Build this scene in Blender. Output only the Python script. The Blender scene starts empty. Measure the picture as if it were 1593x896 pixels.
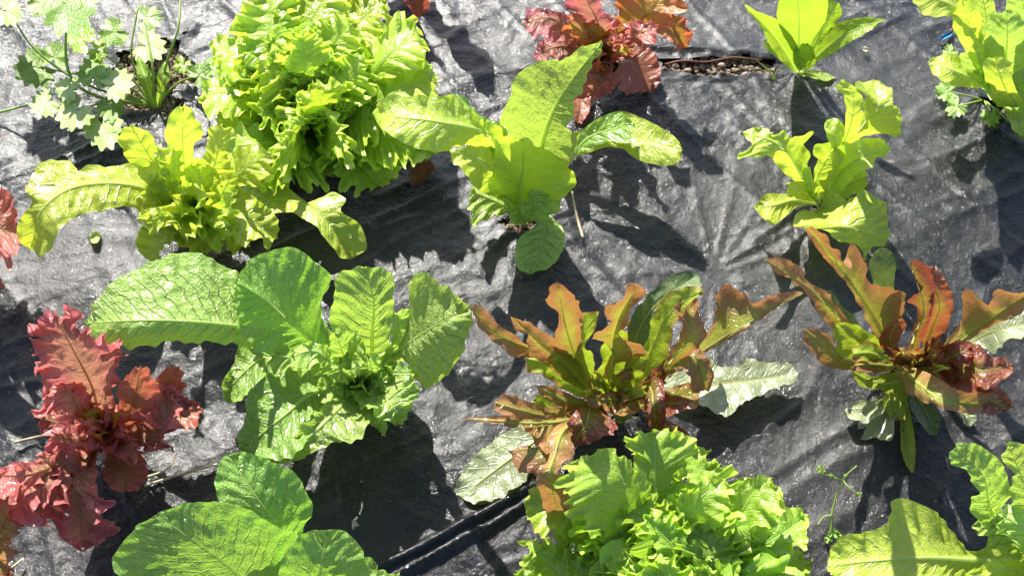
import bpy, math, random
import numpy as np
from mathutils import Vector
R_ = math.radians
random.seed(7)
rng = np.random.default_rng(7)
scene = bpy.context.scene
COL = scene.collection

# ------------------------------------------------------------------ camera
PITCH = R_(52); DIST = 1.25; FPX = 1861.0; CX, CY = 796.5, 448.0
CAM = np.array([0.0, -DIST*math.cos(PITCH), DIST*math.sin(PITCH)])
AF = np.array([0.0, math.cos(PITCH), -math.sin(PITCH)])
AU = np.array([0.0, math.sin(PITCH), math.cos(PITCH)])
AR = np.array([1.0, 0.0, 0.0])
PXM = DIST/FPX                       # metres per pixel near the middle

def P(x, y, h):
    """point at height h (metres) that is seen at photo pixel (x, y); arrays welcome"""
    x = np.asarray(x, float); y = np.asarray(y, float); h = np.asarray(h, float)
    d = AF + ((x-CX)/FPX)[..., None]*AR + ((CY-y)/FPX)[..., None]*AU
    t = (h - CAM[2])/d[..., 2]
    return CAM + d*t[..., None]

cam_d = bpy.data.cameras.new('camera'); cam = bpy.data.objects.new('camera', cam_d); COL.objects.link(cam)
cam.location = CAM; cam.rotation_euler = (math.pi/2-PITCH, 0, 0)
cam_d.sensor_width = 36; cam_d.lens = 36*FPX/1593; cam_d.clip_start = 0.01; cam_d.clip_end = 500
scene.camera = cam

# ------------------------------------------------------------------ helpers
def hash2(ix, iy, s):
    v = np.sin(ix*127.1 + iy*311.7 + s*74.7)*43758.5453
    return v - np.floor(v)
def vnoise(x, y, s=0):
    ix = np.floor(x); iy = np.floor(y); fx = x-ix; fy = y-iy
    fx = fx*fx*fx*(fx*(fx*6-15)+10); fy = fy*fy*fy*(fy*(fy*6-15)+10)
    a = hash2(ix, iy, s); b = hash2(ix+1, iy, s); c = hash2(ix, iy+1, s); d = hash2(ix+1, iy+1, s)
    return (a*(1-fx)+b*fx)*(1-fy) + (c*(1-fx)+d*fx)*fy - .5
def fbm(x, y, s=0, o=4):
    r = 0; a = 1.0
    for k in range(o):
        r = r + a*vnoise(x, y, s+k*3.1); x = x*2.03+5.2; y = y*2.03+1.7; a *= .5
    return r

def catmull(pts, n, closed=False):
    """resample a polyline through its points, by arc length"""
    p = np.asarray(pts, float)
    q = np.vstack([2*p[0]-p[1], p, 2*p[-1]-p[-2]])
    out = []
    for i in range(1, len(q)-2):
        t = np.linspace(0, 1, 14, endpoint=False)[:, None]
        a, b, c, d = q[i-1], q[i], q[i+1], q[i+2]
        out.append(.5*((2*b)+(-a+c)*t+(2*a-5*b+4*c-d)*t*t+(-a+3*b-3*c+d)*t**3))
    out = np.vstack(out+[p[-1:]])
    seg = np.r_[0, np.cumsum(np.linalg.norm(np.diff(out[:, :2], axis=0), axis=1))]
    u = np.linspace(0, seg[-1], n)
    return np.stack([np.interp(u, seg, out[:, k]) for k in range(out.shape[1])], 1)

def tag(o, label=None, cat=None, group=None, kind=None):
    if label: o['label'] = label
    if cat: o['category'] = cat
    if group: o['group'] = group
    if kind: o['kind'] = kind
    return o
def thing(name, loc, label, cat, group=None):
    o = bpy.data.objects.new(name, None); o.empty_display_size = .02; COL.objects.link(o)
    o.location = loc; return tag(o, label, cat, group)

def mesh_obj(name, verts, faces, mat, parent=None, uv=None, metric=None, smooth=True, origin=None):
    me = bpy.data.meshes.new(name)
    v = np.asarray(verts, float)
    if parent is not None:
        off = np.array(parent.location) if parent.parent is None else np.array(parent.parent.location)
        v = v-off
    elif origin is not None:
        v = v-np.asarray(origin)
    me.from_pydata([tuple(a) for a in v], [], [tuple(int(k) for k in f) for f in faces])
    li = np.zeros(len(me.loops), dtype=np.int32); me.loops.foreach_get('vertex_index', li)
    for nm, arr in (('UVMap', uv), ('metric', metric)):
        if arr is not None:
            l = me.uv_layers.new(name=nm); l.data.foreach_set('uv', np.asarray(arr, float)[li].ravel())
    if smooth: me.polygons.foreach_set('use_smooth', [True]*len(me.polygons))
    me.materials.append(mat); me.update()
    o = bpy.data.objects.new(name, me); COL.objects.link(o)
    if parent is not None: o.parent = parent
    elif origin is not None: o.location = origin
    return o

def gridfaces(nu, nv):
    i = np.arange(nu-1)[:, None]*nv + np.arange(nv-1)[None, :]
    i = i.ravel()
    return np.stack([i, i+1, i+nv+1, i+nv], 1)

def grid_normals(G):
    du = np.gradient(G, axis=0); dv = np.gradient(G, axis=1)
    n = np.cross(dv, du); l = np.linalg.norm(n, axis=2, keepdims=True)
    return n/np.maximum(l, 1e-9)

def halftube(path, nrm, rad, ns=5):
    p = np.asarray(path, float); n = len(p)
    t = np.gradient(p, axis=0); t /= np.maximum(np.linalg.norm(t, axis=1, keepdims=True), 1e-9)
    b = np.cross(t, nrm); b /= np.maximum(np.linalg.norm(b, axis=1, keepdims=True), 1e-9)
    ang = np.linspace(-1.5, 1.5, ns); rad = np.asarray(rad)[:, None, None]
    V = p[:, None, :]+rad*(b[:, None, :]*np.sin(ang)[None, :, None]+nrm[:, None, :]*(.55*np.cos(ang))[None, :, None])
    return V.reshape(-1, 3), gridfaces(n, ns)
def tube(path, rad, ns=6):
    p = np.asarray(path, float); n = len(p)
    t = np.gradient(p, axis=0); t /= np.maximum(np.linalg.norm(t, axis=1, keepdims=True), 1e-9)
    up = np.array([.3, .2, .93]); a = np.cross(t, up); a /= np.linalg.norm(a, axis=1, keepdims=True); b = np.cross(t, a)
    rad = np.broadcast_to(np.asarray(rad, float), (n,))
    ang = np.arange(ns)/ns*2*math.pi
    V = p[:, None, :] + rad[:, None, None]*(a[:, None, :]*np.cos(ang)[None, :, None] + b[:, None, :]*np.sin(ang)[None, :, None])
    F = []
    for i in range(n-1):
        for k in range(ns):
            F.append((i*ns+k, i*ns+(k+1) % ns, (i+1)*ns+(k+1) % ns, (i+1)*ns+k))
    F.append(tuple(range(ns))[::-1]); F.append(tuple((n-1)*ns+k for k in range(ns)))
    return V.reshape(-1, 3), F

# ------------------------------------------------------------------ materials
class NT:
    def __init__(s, name):
        s.m = bpy.data.materials.new(name); s.m.use_nodes = True; s.t = s.m.node_tree; s.t.nodes.clear()
        s.out = s.n('ShaderNodeOutputMaterial')
    def n(s, ty, **k):
        x = s.t.nodes.new(ty)
        for a, b in k.items(): setattr(x, a, b)
        return x
    def put(s, sock, v):
        if isinstance(v, bpy.types.NodeSocket): s.t.links.new(v, sock)
        elif isinstance(v, tuple) and len(v) == 3 and sock.type == 'RGBA': sock.default_value = (*v, 1)
        else: sock.default_value = v
    def math(s, op, a, b=0.0, c=0.0, clamp=False):
        x = s.n('ShaderNodeMath', operation=op); x.use_clamp = clamp
        s.put(x.inputs[0], a); s.put(x.inputs[1], b); s.put(x.inputs[2], c); return x.outputs[0]
    def ramp(s, v, a, b, lo=0.0, hi=1.0):
        x = s.n('ShaderNodeMapRange'); x.interpolation_type = 'SMOOTHSTEP'
        for k, q in zip(range(5), (v, a, b, lo, hi)): s.put(x.inputs[k], q)
        return x.outputs[0]
    def mix(s, f, a, b, mode='MIX'):
        x = s.n('ShaderNodeMix', data_type='RGBA', blend_type=mode)
        s.put(x.inputs[0], f); s.put(x.inputs[6], a); s.put(x.inputs[7], b); return x.outputs[2]
    def noise(s, vec, scale, detail=3, rough=.55, dist=0):
        x = s.n('ShaderNodeTexNoise'); s.put(x.inputs['Vector'], vec); x.inputs['Scale'].default_value = scale
        x.inputs['Detail'].default_value = detail; x.inputs['Roughness'].default_value = rough; x.inputs['Distortion'].default_value = dist
        return x.outputs[0]
    def bump(s, h, strength, dist, normal=None):
        x = s.n('ShaderNodeBump'); x.inputs['Strength'].default_value = strength; x.inputs['Distance'].default_value = dist
        s.put(x.inputs['Height'], h)
        if normal: s.put(x.inputs['Normal'], normal)
        return x.outputs[0]

def leaf_mat(name, blade, vein, edge=None, edge_lo=.4, edge_hi=1.0, tipk=.5, rough=.38, spacing=.011, bump=.6,
             blister=.5, trans=.42, tcol=None, veinw=.07, veinamt=.6, mott=.25, spec=.5, blade2=None):
    N = NT(name)
    uv = N.n('ShaderNodeUVMap', uv_map='UVMap').outputs[0]; mt = N.n('ShaderNodeUVMap', uv_map='metric').outputs[0]
    su = N.n('ShaderNodeSeparateXYZ'); N.put(su.inputs[0], uv); sm = N.n('ShaderNodeSeparateXYZ'); N.put(sm.inputs[0], mt)
    a = N.math('ABSOLUTE', N.math('MULTIPLY_ADD', su.outputs[0], 2.0, -1.0)); u = su.outputs[1]
    rnd = N.n('ShaderNodeObjectInfo').outputs['Random']
    comb = N.n('ShaderNodeCombineXYZ'); N.put(comb.inputs[2], N.math('MULTIPLY', rnd, 7.0))
    vm = N.n('ShaderNodeVectorMath', operation='ADD'); N.put(vm.inputs[0], mt); N.put(vm.inputs[1], comb.outputs[0]); mv = vm.outputs[0]
    ax = N.math('ABSOLUTE', sm.outputs[0])
    nz = N.noise(mv, 40, 2)
    # side veins sweep outward and forward
    s1 = N.math('DIVIDE', N.math('MULTIPLY_ADD', ax, -.55, sm.outputs[1]), spacing)
    s1 = N.math('MULTIPLY_ADD', nz, 1.6, s1)
    pp = N.math('PINGPONG', s1, .5)
    v1 = N.ramp(pp, veinw, 0.0)
    fine = N.n('ShaderNodeTexVoronoi', feature='DISTANCE_TO_EDGE'); N.put(fine.inputs['Vector'], mv); fine.inputs['Scale'].default_value = 210
    v2 = N.ramp(fine.outputs['Distance'], .12, 0.0)
    rib = N.ramp(N.math('ADD', ax, N.math('MULTIPLY', u, .0018)), .0034, .0012)
    v1 = N.math('MULTIPLY', v1, N.ramp(a, 1.0, .55))
    vv = N.math('MAXIMUM', N.math('MULTIPLY', v1, veinamt), N.math('MAXIMUM', N.math('MULTIPLY', v2, .22), N.math('MULTIPLY', rib, .6)))
    n2 = N.noise(mv, 28, 4, .6); n3 = N.noise(mv, 9, 2)
    col = N.mix(N.ramp(n3, .35, .65), blade, blade2 or tuple(c*.72 for c in blade))
    col = N.mix(N.math('MULTIPLY', N.ramp(n2, .35, .75), mott), col, tuple(c*.45 for c in blade))
    if edge:
        f = N.math('ADD', N.math('MULTIPLY', a, .75), N.math('MULTIPLY', N.math('POWER', u, 1.5), tipk))
        f = N.math('ADD', f, N.math('MULTIPLY', N.math('SUBTRACT', n2, .5), 1.1))
        f = N.math('ADD', f, N.math('MULTIPLY', N.math('SUBTRACT', rnd, .5), .35))
        ef = N.ramp(f, edge_lo, edge_hi)
        col = N.mix(ef, col, edge)
        vv = N.math('MULTIPLY', vv, N.math('MULTIPLY_ADD', ef, -.55, 1.0))
    col = N.mix(vv, col, vein)
    hsv = N.n('ShaderNodeHueSaturation'); N.put(hsv.inputs['Color'], col)
    N.put(hsv.inputs['Hue'], N.math('MULTIPLY_ADD', rnd, .018, .491)); N.put(hsv.inputs['Value'], N.math('MULTIPLY_ADD', rnd, .22, .89))
    col = hsv.outputs[0]
    bl = N.noise(mv, 95, 2, .4)
    h = N.math('ADD', N.math('MULTIPLY', bl, blister), N.math('MULTIPLY', v1, -.55))
    h = N.math('ADD', h, N.math('MULTIPLY', v2, -.13)); h = N.math('ADD', h, N.math('MULTIPLY', rib, -.3))
    nrm = N.bump(h, bump, .004)
    p = N.n('ShaderNodeBsdfPrincipled'); N.put(p.inputs['Base Color'], col)
    N.put(p.inputs['Roughness'], N.math('MULTIPLY_ADD', n2, .2, rough-.1)); p.inputs['Specular IOR Level'].default_value = spec
    N.put(p.inputs['Normal'], nrm)
    tr = N.n('ShaderNodeBsdfTranslucent'); N.put(tr.inputs['Normal'], nrm)
    N.put(tr.inputs['Color'], N.mix(1.0, col, tcol or (1.0, 1.0, .55), 'MULTIPLY'))
    g = N.n('ShaderNodeNewGeometry').outputs['Backfacing']
    mx = N.n('ShaderNodeMixShader'); N.put(mx.inputs[0], trans); N.put(mx.inputs[1], p.outputs[0]); N.put(mx.inputs[2], tr.outputs[0])
    N.put(N.out.inputs[0], mx.outputs[0]); return N.m

def simple_mat(name, c1, c2, scale=60, rough=.6, bump=.3, dist=.002, trans=0, spec=.4):
    N = NT(name); co = N.n('ShaderNodeTexCoord').outputs['Object']
    n = N.noise(co, scale, 4, .6)
    p = N.n('ShaderNodeBsdfPrincipled'); col = N.mix(N.ramp(n, .35, .65), c1, c2); N.put(p.inputs['Base Color'], col)
    p.inputs['Roughness'].default_value = rough; p.inputs['Specular IOR Level'].default_value = spec
    N.put(p.inputs['Normal'], N.bump(n, bump, dist))
    if trans:
        tr = N.n('ShaderNodeBsdfTranslucent'); N.put(tr.inputs['Color'], col)
        mx = N.n('ShaderNodeMixShader'); mx.inputs[0].default_value = trans
        N.put(mx.inputs[1], p.outputs[0]); N.put(mx.inputs[2], tr.outputs[0]); N.put(N.out.inputs[0], mx.outputs[0])
    else: N.put(N.out.inputs[0], p.outputs[0])
    return N.m

def film_mat():
    N = NT('black_plastic_film'); co = N.n('ShaderNodeTexCoord').outputs['Object']
    big = N.noise(co, 5, 4, .6); mid = N.noise(co, 30, 4, .6, 1.2)
    # crumple: stretched ridges
    mp = N.n('ShaderNodeMapping'); N.put(mp.inputs[0], co); mp.inputs['Rotation'].default_value = (0, 0, R_(-35)); mp.inputs['Scale'].default_value = (1, 2.6, 1)
    r1 = N.n('ShaderNodeTexNoise'); r1.noise_type = 'RIDGED_MULTIFRACTAL'; N.put(r1.inputs['Vector'], mp.outputs[0]); r1.inputs['Scale'].default_value = 17
    r1.inputs['Detail'].default_value = 5; r1.inputs['Roughness'].default_value = .5; r1.inputs['Distortion'].default_value = .5
    fn = N.noise(co, 190, 4, .65, .3)
    vf = N.noise(co, 700, 2, .5)
    h = N.math('ADD', N.math('MULTIPLY', r1.outputs[0], .16), N.math('MULTIPLY', mid, .42))
    h = N.math('ADD', h, N.math('MULTIPLY', fn, .20)); h = N.math('ADD', h, N.math('MULTIPLY', vf, .05))
    nrm = N.bump(h, .8, .0038)
    dust = N.math('MULTIPLY', N.ramp(N.math('ADD', N.math('MULTIPLY', big, .7), N.math('MULTIPLY', fn, .45)), .42, .72), 1.0)
    speck = N.ramp(N.noise(co, 330, 2, .5), .66, .76)
    col = N.mix(dust, (.008, .009, .011), (.030, .029, .028))
    col = N.mix(N.math('MULTIPLY', speck, .5), col, (.16, .145, .12))
    p = N.n('ShaderNodeBsdfPrincipled'); N.put(p.inputs['Base Color'], col)
    N.put(p.inputs['Roughness'], N.math('MULTIPLY_ADD', dust, .16, .30)); p.inputs['Specular IOR Level'].default_value = .10
    N.put(p.inputs['Normal'], nrm)
    p.inputs['Coat Weight'].default_value = .72; p.inputs['Coat Roughness'].default_value = .11; p.inputs['Coat IOR'].default_value = 1.4
    crk = N.math('ADD', N.noise(co, 110, 4, .65, .8), N.math('MULTIPLY', N.noise(co, 330, 3, .6, .3), .38))
    N.put(p.inputs['Coat Normal'], N.bump(N.math('ADD', h, N.math('MULTIPLY', crk, .55)), 1.0, .0050))
    N.put(N.out.inputs[0], p.outputs[0]); return N.m

M = {}
M['romaine'] = leaf_mat('romaine_leaf', (.42, .60, .13), (.58, .72, .25), bump=.9, blister=.9, spacing=.011, blade2=(.45, .65, .13), rough=.29, trans=.46, veinamt=.9, veinw=.11, spec=.75, mott=.15)
M['romaine_deep'] = leaf_mat('romaine_leaf_deep', (.29, .50, .085), (.50, .66, .20), bump=.8, blister=.9, spacing=.011, blade2=(.33, .55, .10), rough=.29, trans=.44, veinamt=.85, veinw=.11, spec=.75, mott=.1)
M['lime'] = leaf_mat('lime_leaf', (.56, .70, .07), (.66, .76, .25), bump=.5, blister=.7, spacing=.013, veinamt=.7, blade2=(.60, .73, .09), rough=.29, trans=.46, veinw=.10, spec=.75, mott=.12)
M['curly'] = leaf_mat('curly_leaf', (.46, .66, .05), (.55, .72, .14), bump=.5, blister=.8, spacing=.012, veinamt=.3, blade2=(.54, .72, .07), rough=.29, trans=.46, edge=(.64, .80, .12), edge_lo=.55, edge_hi=1.1, spec=.75)
M['curly_deep'] = leaf_mat('curly_leaf_deep', (.32, .53, .05), (.48, .68, .14), bump=.5, blister=.8, spacing=.012, veinamt=.3, blade2=(.40, .60, .06), rough=.29, trans=.44, edge=(.54, .72, .10), edge_lo=.6, edge_hi=1.2, spec=.75)
M['oak'] = leaf_mat('red_oak_leaf', (.40, .41, .065), (.48, .56, .12), edge=(.40, .18, .085), edge_lo=.12, edge_hi=.95, mott=.55, tipk=.55, bump=.5, blister=.6, spacing=.014, veinamt=.5, rough=.27, trans=.40, spec=.7, tcol=(1, .92, .6))
M['oak_red'] = leaf_mat('deep_red_oak_leaf', (.32, .25, .05), (.40, .40, .1), edge=(.30, .08, .055), edge_lo=0.0, edge_hi=.75, mott=.6, tipk=.4, bump=.7, blister=.8, spacing=.012, veinamt=.3, rough=.26, trans=.42, spec=.65, tcol=(1, .9, .5))
M['oak_green'] = leaf_mat('oak_green_heart_leaf', (.40, .54, .05), (.56, .66, .15), edge=(.42, .24, .06), edge_lo=.75, edge_hi=1.2, bump=.5, blister=.6, veinamt=.7, rough=.34, trans=.46)
M['pale'] = leaf_mat('pale_old_leaf', (.40, .46, .24), (.50, .56, .34), bump=.5, blister=.5, spacing=.014, veinamt=.35, rough=.29, trans=.3, spec=.75)
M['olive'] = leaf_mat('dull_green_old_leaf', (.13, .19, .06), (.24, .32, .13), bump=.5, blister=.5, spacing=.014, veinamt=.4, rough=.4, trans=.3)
M['red'] = leaf_mat('red_frilly_leaf', (.54, .30, .18), (.50, .34, .16), edge=(.66, .20, .20), edge_lo=.1, edge_hi=1.0, mott=.45, bump=.8, blister=1.0, spacing=.012, veinamt=.3, rough=.3, trans=.44, spec=.5, tcol=(1, .85, .8))
M['red_core'] = leaf_mat('red_lettuce_heart_leaf', (.55, .5, .06), (.55, .55, .12), edge=(.60, .15, .05), edge_lo=.5, edge_hi=.9, bump=.6, blister=.7, veinamt=.3, rough=.32, trans=.48, tcol=(1, .9, .5))
M['red_brown'] = leaf_mat('brown_red_smooth_leaf', (.42, .17, .10), (.46, .24, .13), edge=(.46, .13, .10), bump=.4, blister=.5, veinamt=.3, rough=.36, trans=.42, tcol=(1, .8, .6))
M['orange'] = leaf_mat('orange_leaf', (.55, .33, .07), (.6, .45, .12), edge=(.62, .19, .09), edge_lo=.45, edge_hi=1.0, bump=.7, blister=.8, veinamt=.3, rough=.34, trans=.45, tcol=(1, .9, .6))
M['spinach'] = leaf_mat('pointed_leaf', (.40, .60, .05), (.56, .70, .17), bump=.45, blister=.5, spacing=.013, veinamt=.6, rough=.29, trans=.48, spec=.75)
M['herb'] = leaf_mat('herb_leaf', (.28, .48, .06), (.42, .56, .2), bump=.5, blister=.5, spacing=.006, veinamt=.5, rough=.45, trans=.38)
M['herb_pale'] = leaf_mat('pale_herb_leaf', (.46, .64, .17), (.55, .65, .35), bump=.5, blister=.5, spacing=.006, veinamt=.5, rough=.42, trans=.3)
M['rib'] = simple_mat('midrib_flesh', (.72, .84, .36), (.66, .80, .30), 80, .35, .15, .001, .68)
M['rib_red'] = simple_mat('midrib_flesh_olive', (.62, .68, .24), (.58, .52, .18), 60, .35, .15, .001, .65)
M['rib_dark'] = simple_mat('midrib_flesh_red', (.55, .24, .16), (.58, .36, .18), 60, .35, .15, .001, .6)
M['stem'] = simple_mat('green_stem', (.28, .42, .07), (.38, .50, .12), 50, .4, .2, .001, .25)
M['soil'] = simple_mat('soil', (.05, .034, .022), (.13, .092, .062), 240, .95, .9, .006, spec=.2)
M['grit'] = simple_mat('soil_crumbs', (.075, .048, .03), (.33, .26, .19), 160, .9, .5, .002, spec=.3)
M['stone'] = simple_mat('stone_pink', (.42, .30, .22), (.30, .21, .16), 300, .85, .5, .002)
M['straw'] = simple_mat('dry_straw', (.50, .42, .26), (.36, .27, .15), 120, .6, .3, .001)
M['deadleaf'] = simple_mat('dead_leaf_brown', (.16, .055, .03), (.24, .09, .045), 90, .55, .4, .002, .2)
M['blue'] = simple_mat('blue_fibre', (.03, .22, .42), (.05, .30, .5), 90, .5, .2, .001)
M['petal'] = simple_mat('dry_pale_fragment', (.5, .45, .28), (.6, .56, .4), 120, .7, .3, .001, .2)
M['film'] = film_mat()

# ------------------------------------------------------------------ leaves
def build_grid(name, G, mat, parent, uvU, uvV, metric):
    nu, nv = G.shape[:2]
    return mesh_obj(name, G.reshape(-1, 3), gridfaces(nu, nv), M[mat], parent,
                    uv=np.stack([uvV.ravel(), uvU.ravel()], 1), metric=metric.reshape(-1, 2))

class Frame:
    """turns coordinates read in an enlarged view of the photo into photo pixels"""
    def __init__(s, ox, oy, k): s.o = (ox, oy); s.k = k
    def __call__(s, pts):
        p = np.array([list(q)+[0]*(3-len(q)) for q in pts], float)
        p[:, 0] = s.o[0]+p[:, 0]/s.k; p[:, 1] = s.o[1]+p[:, 1]/s.k; return p
NAT = Frame(0, 0, 1)

QUILT = {'romaine': .0019, 'romaine_deep': .0016, 'lime': .0012, 'oak': .0006, 'oak_red': .0010}
def leaf(par, fr, mat, spine, a, b, cup=(.25, .25), ruf=.0025, rf=1.0, rib='rib', ribw=.0022, seed=None, nu=56, nh=11, blist=.0012, jag=0.0, label=None, quilt=1.0):
    """leaf blade: spine [(x,y,height cm)], outline sides a and b between the spine's ends; heights are real, cup lifts the edges"""
    seed = random.random()*100 if seed is None else seed
    if mat in QUILT and nu == 56: nu, nh = 104, 15
    sp = fr(spine); sp[:, 2] = np.maximum(np.where(sp[:, 2] > 3, 3+(sp[:, 2]-3)*1.6, sp[:, 2]), .6)*.01
    A = np.vstack([sp[:1, :2], fr(a)[:, :2], sp[-1:, :2]]); B = np.vstack([sp[:1, :2], fr(b)[:, :2], sp[-1:, :2]])
    S = catmull(sp, nu); A = catmull(A, nu); B = catmull(B, nu)
    v = np.linspace(-1, 1, 2*nh+1); av = np.abs(v)
    E = np.where((v < 0)[None, :, None], A[:, None, :], B[:, None, :])
    q = S[:, None, :2]*(1-av)[None, :, None] + E*av[None, :, None]
    le = np.linalg.norm(E-S[:, None, :2], axis=2)*PXM
    cupv = np.where(v < 0, cup[0], cup[1])[None, :]
    h = S[:, None, 2] + cupv*le*(av**2)[None, :]
    u = np.linspace(0, 1, nu)[:, None]
    arc = np.r_[0, np.cumsum(np.linalg.norm(np.diff(P(S[:, 0], S[:, 1], S[:, 2]), axis=0), axis=1))]
    edl = np.where(v[None, :] < 0, np.r_[0, np.cumsum(np.linalg.norm(np.diff(A, axis=0), axis=1))][:, None], np.r_[0, np.cumsum(np.linalg.norm(np.diff(B, axis=0), axis=1))][:, None])*PXM*100
    if jag:
        jg = 1+jag*vnoise(edl*min(3.2*rf, 2.3)+seed, edl*0+seed+(v[None, :] > 0)*9)*2*(av**3)[None, :]
        q = S[:, None, :2]+(q-S[:, None, :2])*jg[:, :, None]
    h = np.maximum(h, .004+.002*av[None, :])
    G = P(q[:, :, 0], q[:, :, 1], h)
    n = grid_normals(G)
    ramp = np.minimum(1, u*5)*np.ones_like(av)[None, :]
    ph = seed + np.where(v < 0, 0, 2.4)[None, :]
    w = np.sin(edl*1.9*rf+ph*3+1.3*np.sin(edl*.7+ph)) + .55*np.sin(edl*4.3*rf+ph*7)
    d = ruf*w*(av**1.8)[None, :]*ramp
    met = np.stack([le*v[None, :], arc[:, None]*np.ones_like(le)], 2)
    d = d + blist*fbm(met[:, :, 0]*130+seed, met[:, :, 1]*110, seed, 2)*np.minimum(1, av*4)[None, :]
    d = d - .0012*np.exp(-(met[:, :, 0]/.004)**2)
    ql = QUILT.get(mat, 0)*quilt
    if ql:
        sv = (met[:, :, 1]-.5*np.abs(met[:, :, 0])+.0025*vnoise(met[:, :, 0]*70+seed, met[:, :, 1]*70, seed))/.012
        d = d + ql*(np.abs(np.sin(math.pi*sv))**.6-.6)*np.sin(math.pi*np.clip(av, 0, 1)**.7)[None, :]*ramp*(1+.8*vnoise(met[:, :, 0]*200, met[:, :, 1]*200+seed, 2))
    G = G+n*d[:, :, None]
    G[:, :, 2] = np.maximum(G[:, :, 2], .0035)
    o = build_grid('leaf', G, mat, par, u*np.ones_like(le), (v*.5+.5)[None, :]*np.ones_like(le), met)
    if label: o['label'] = label
    if rib:
        k = int(nu*.9); nn = n[:k, nh, :]*np.sign((n[:k, nh, :]*(CAM-G[:k, nh, :])).sum(1))[:, None]
        V, F = halftube(G[:k, nh, :]+nn*.0002, nn, np.linspace(ribw, .0003, k))
        m = mesh_obj('midrib', V, F, M[rib], o)
    return o

def lob(par, fr, mat, base, tip, w, n=3, depth=.35, bend=0, mid=None, prof=1.0, seed=None, **k):
    """a leaf given by base, tip and half-width, with n rounded lobes a side"""
    r = random.Random(seed if seed is not None else random.random())
    b = np.array(base, float); t = np.array(tip, float)
    m = np.array(mid, float) if mid else (b+t)/2+np.array([(t-b)[1]*bend, -(t-b)[0]*bend, 1.2])
    S = catmull([b, m, t], 26); d = np.gradient(S[:, :2], axis=0); d /= np.linalg.norm(d, axis=1, keepdims=True)
    nn = np.stack([d[:, 1], -d[:, 0]], 1); u = np.linspace(0, 1, 26)
    base_w = w*(np.sin(math.pi*np.clip(u, 0, 1)**prof)**.6*(.35+.65*u)+.04)
    sides = []
    for sg in (1, -1):
        ph = r.random()*1.2
        ww = base_w*(1-depth*(.5+.5*np.cos(2*math.pi*(n*u)+ph)))*(.9+.25*r.random())
        pts = S[:, :2]+sg*nn*ww[:, None]; sides.append([tuple(p) for p in pts[1:-1]])
    return leaf(par, fr, mat, [tuple(p) for p in S[::5]]+([tuple(S[-1])] if 25 % 5 else []), sides[0], sides[1], **k)

def frill(par, mat, base, az, reach, rise, width, a1=.007, a2=.0035, seed=0, k1=5, k2=15, droop=.0, phi=1.25, nf=100, nr=24, jag=.05, name='leaf', curl=.012, knob=1.5):
    """a fan-shaped leaf with a crisped margin; base in metres, az in degrees (0 = right, 90 = away)"""
    out = np.array([math.cos(R_(az)), math.sin(R_(az)), 0]); sd = np.array([-out[1], out[0], 0])
    f = np.linspace(-1, 1, nf)[None, :]; r = np.linspace(0.02, 1, nr)[:, None]
    rs = random.Random(seed); p = [rs.random()*6.28 for _ in range(6)]
    edge = 1+jag*np.sin(f*math.pi*k2*1.7+p[0]+2*np.sin(f*9))*r**4 + .07*np.sin(f*4+p[1])*r
    rr = r*edge
    t = rr*np.cos(f*phi)**.75*1.0
    t = rr*(np.cos(f*phi*.95))
    lat = width*np.sin(f*phi)*rr**.85
    X = reach*t**1.25; Z = rise*(1.7*t-.7*t*t) - droop*t**3
    G = np.array(base)[None, None, :] + X[..., None]*out + lat[..., None]*sd + Z[..., None]*np.array([0, 0, 1.])
    G[:, :, 2] += .35*np.abs(lat)*(.6+.4*r)          # cupped
    roll = np.clip((r-.62)/.38, 0, 1)**2*curl
    G = G + out*(roll*np.cos(f*phi))[..., None] + sd*(roll*np.sin(f*phi))[..., None]; G[:, :, 2] -= roll*.45
    n = grid_normals(G)
    th = f*math.pi; wob = 1.6*np.sin(th*2.3+p[3])+1.1*np.sin(th*5.1+p[1])
    e1 = r**1.6; e2 = np.clip((r-.3)/.7, 0, 1)**1.7; e3 = np.clip((r-.6)/.4, 0, 1)**1.5
    am = 1+.45*np.sin(th*3.7+p[1])
    p1 = th*k1+p[2]+.8*np.sin(th*2+p[3]); p2 = th*k2+p[4]+wob; p3 = th*k2*2.1+p[5]-wob*1.7
    G = G + n*((a1*np.sin(p1)*e1+a2*np.sin(p2)*am*e2+a2*.42*np.sin(p3)*e3)[..., None])
    tang = np.cos(p1)*a1*.5*e1+np.sin(2*p2+.5)*a2*.62*am*e2*e3**.5+np.sin(2*p3)*a2*.22*e3
    G = G + (sd*np.cos(f*phi)[..., None] - out*np.sin(f*phi)[..., None])*tang[..., None]
    rad = a2*(.7*np.sin(p2*.5+p[0])*e3+.35*np.sin(p3*.5)*e3)
    G = G + (out*np.cos(f*phi)[..., None]+sd*np.sin(f*phi)[..., None])*rad[..., None]
    mx_, my_ = lat*np.ones_like(r)*(1/.0085), np.hypot(X, Z)*(1/.0085)
    cr = np.clip((r-.35)/.65, 0, 1)**.9*a2*knob
    def nv(o): return vnoise(mx_+o+seed, my_+o*2, seed+o)*1.5+.9*vnoise(mx_*2.2+o, my_*2.2+seed, seed+o+5)
    G = G + n*(nv(1)*1.3*cr)[..., None] + out*(nv(11)*cr)[..., None] + sd*(nv(23)*cr)[..., None]
    G[:, :, 2] += .0016*fbm(lat*160+seed, t*10+seed, seed, 3)*np.minimum(1, r*3)
    G[:, :, 2] = np.maximum(G[:, :, 2], .004+.003*hash2(np.round(f*30), r*0, seed))
    met = np.stack([lat*np.ones_like(r), t*math.hypot(reach, rise)*np.ones_like(f)], 2)
    return build_grid(name, G, mat, par, r*np.ones_like(f), f*.35*r+.5, met)

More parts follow.
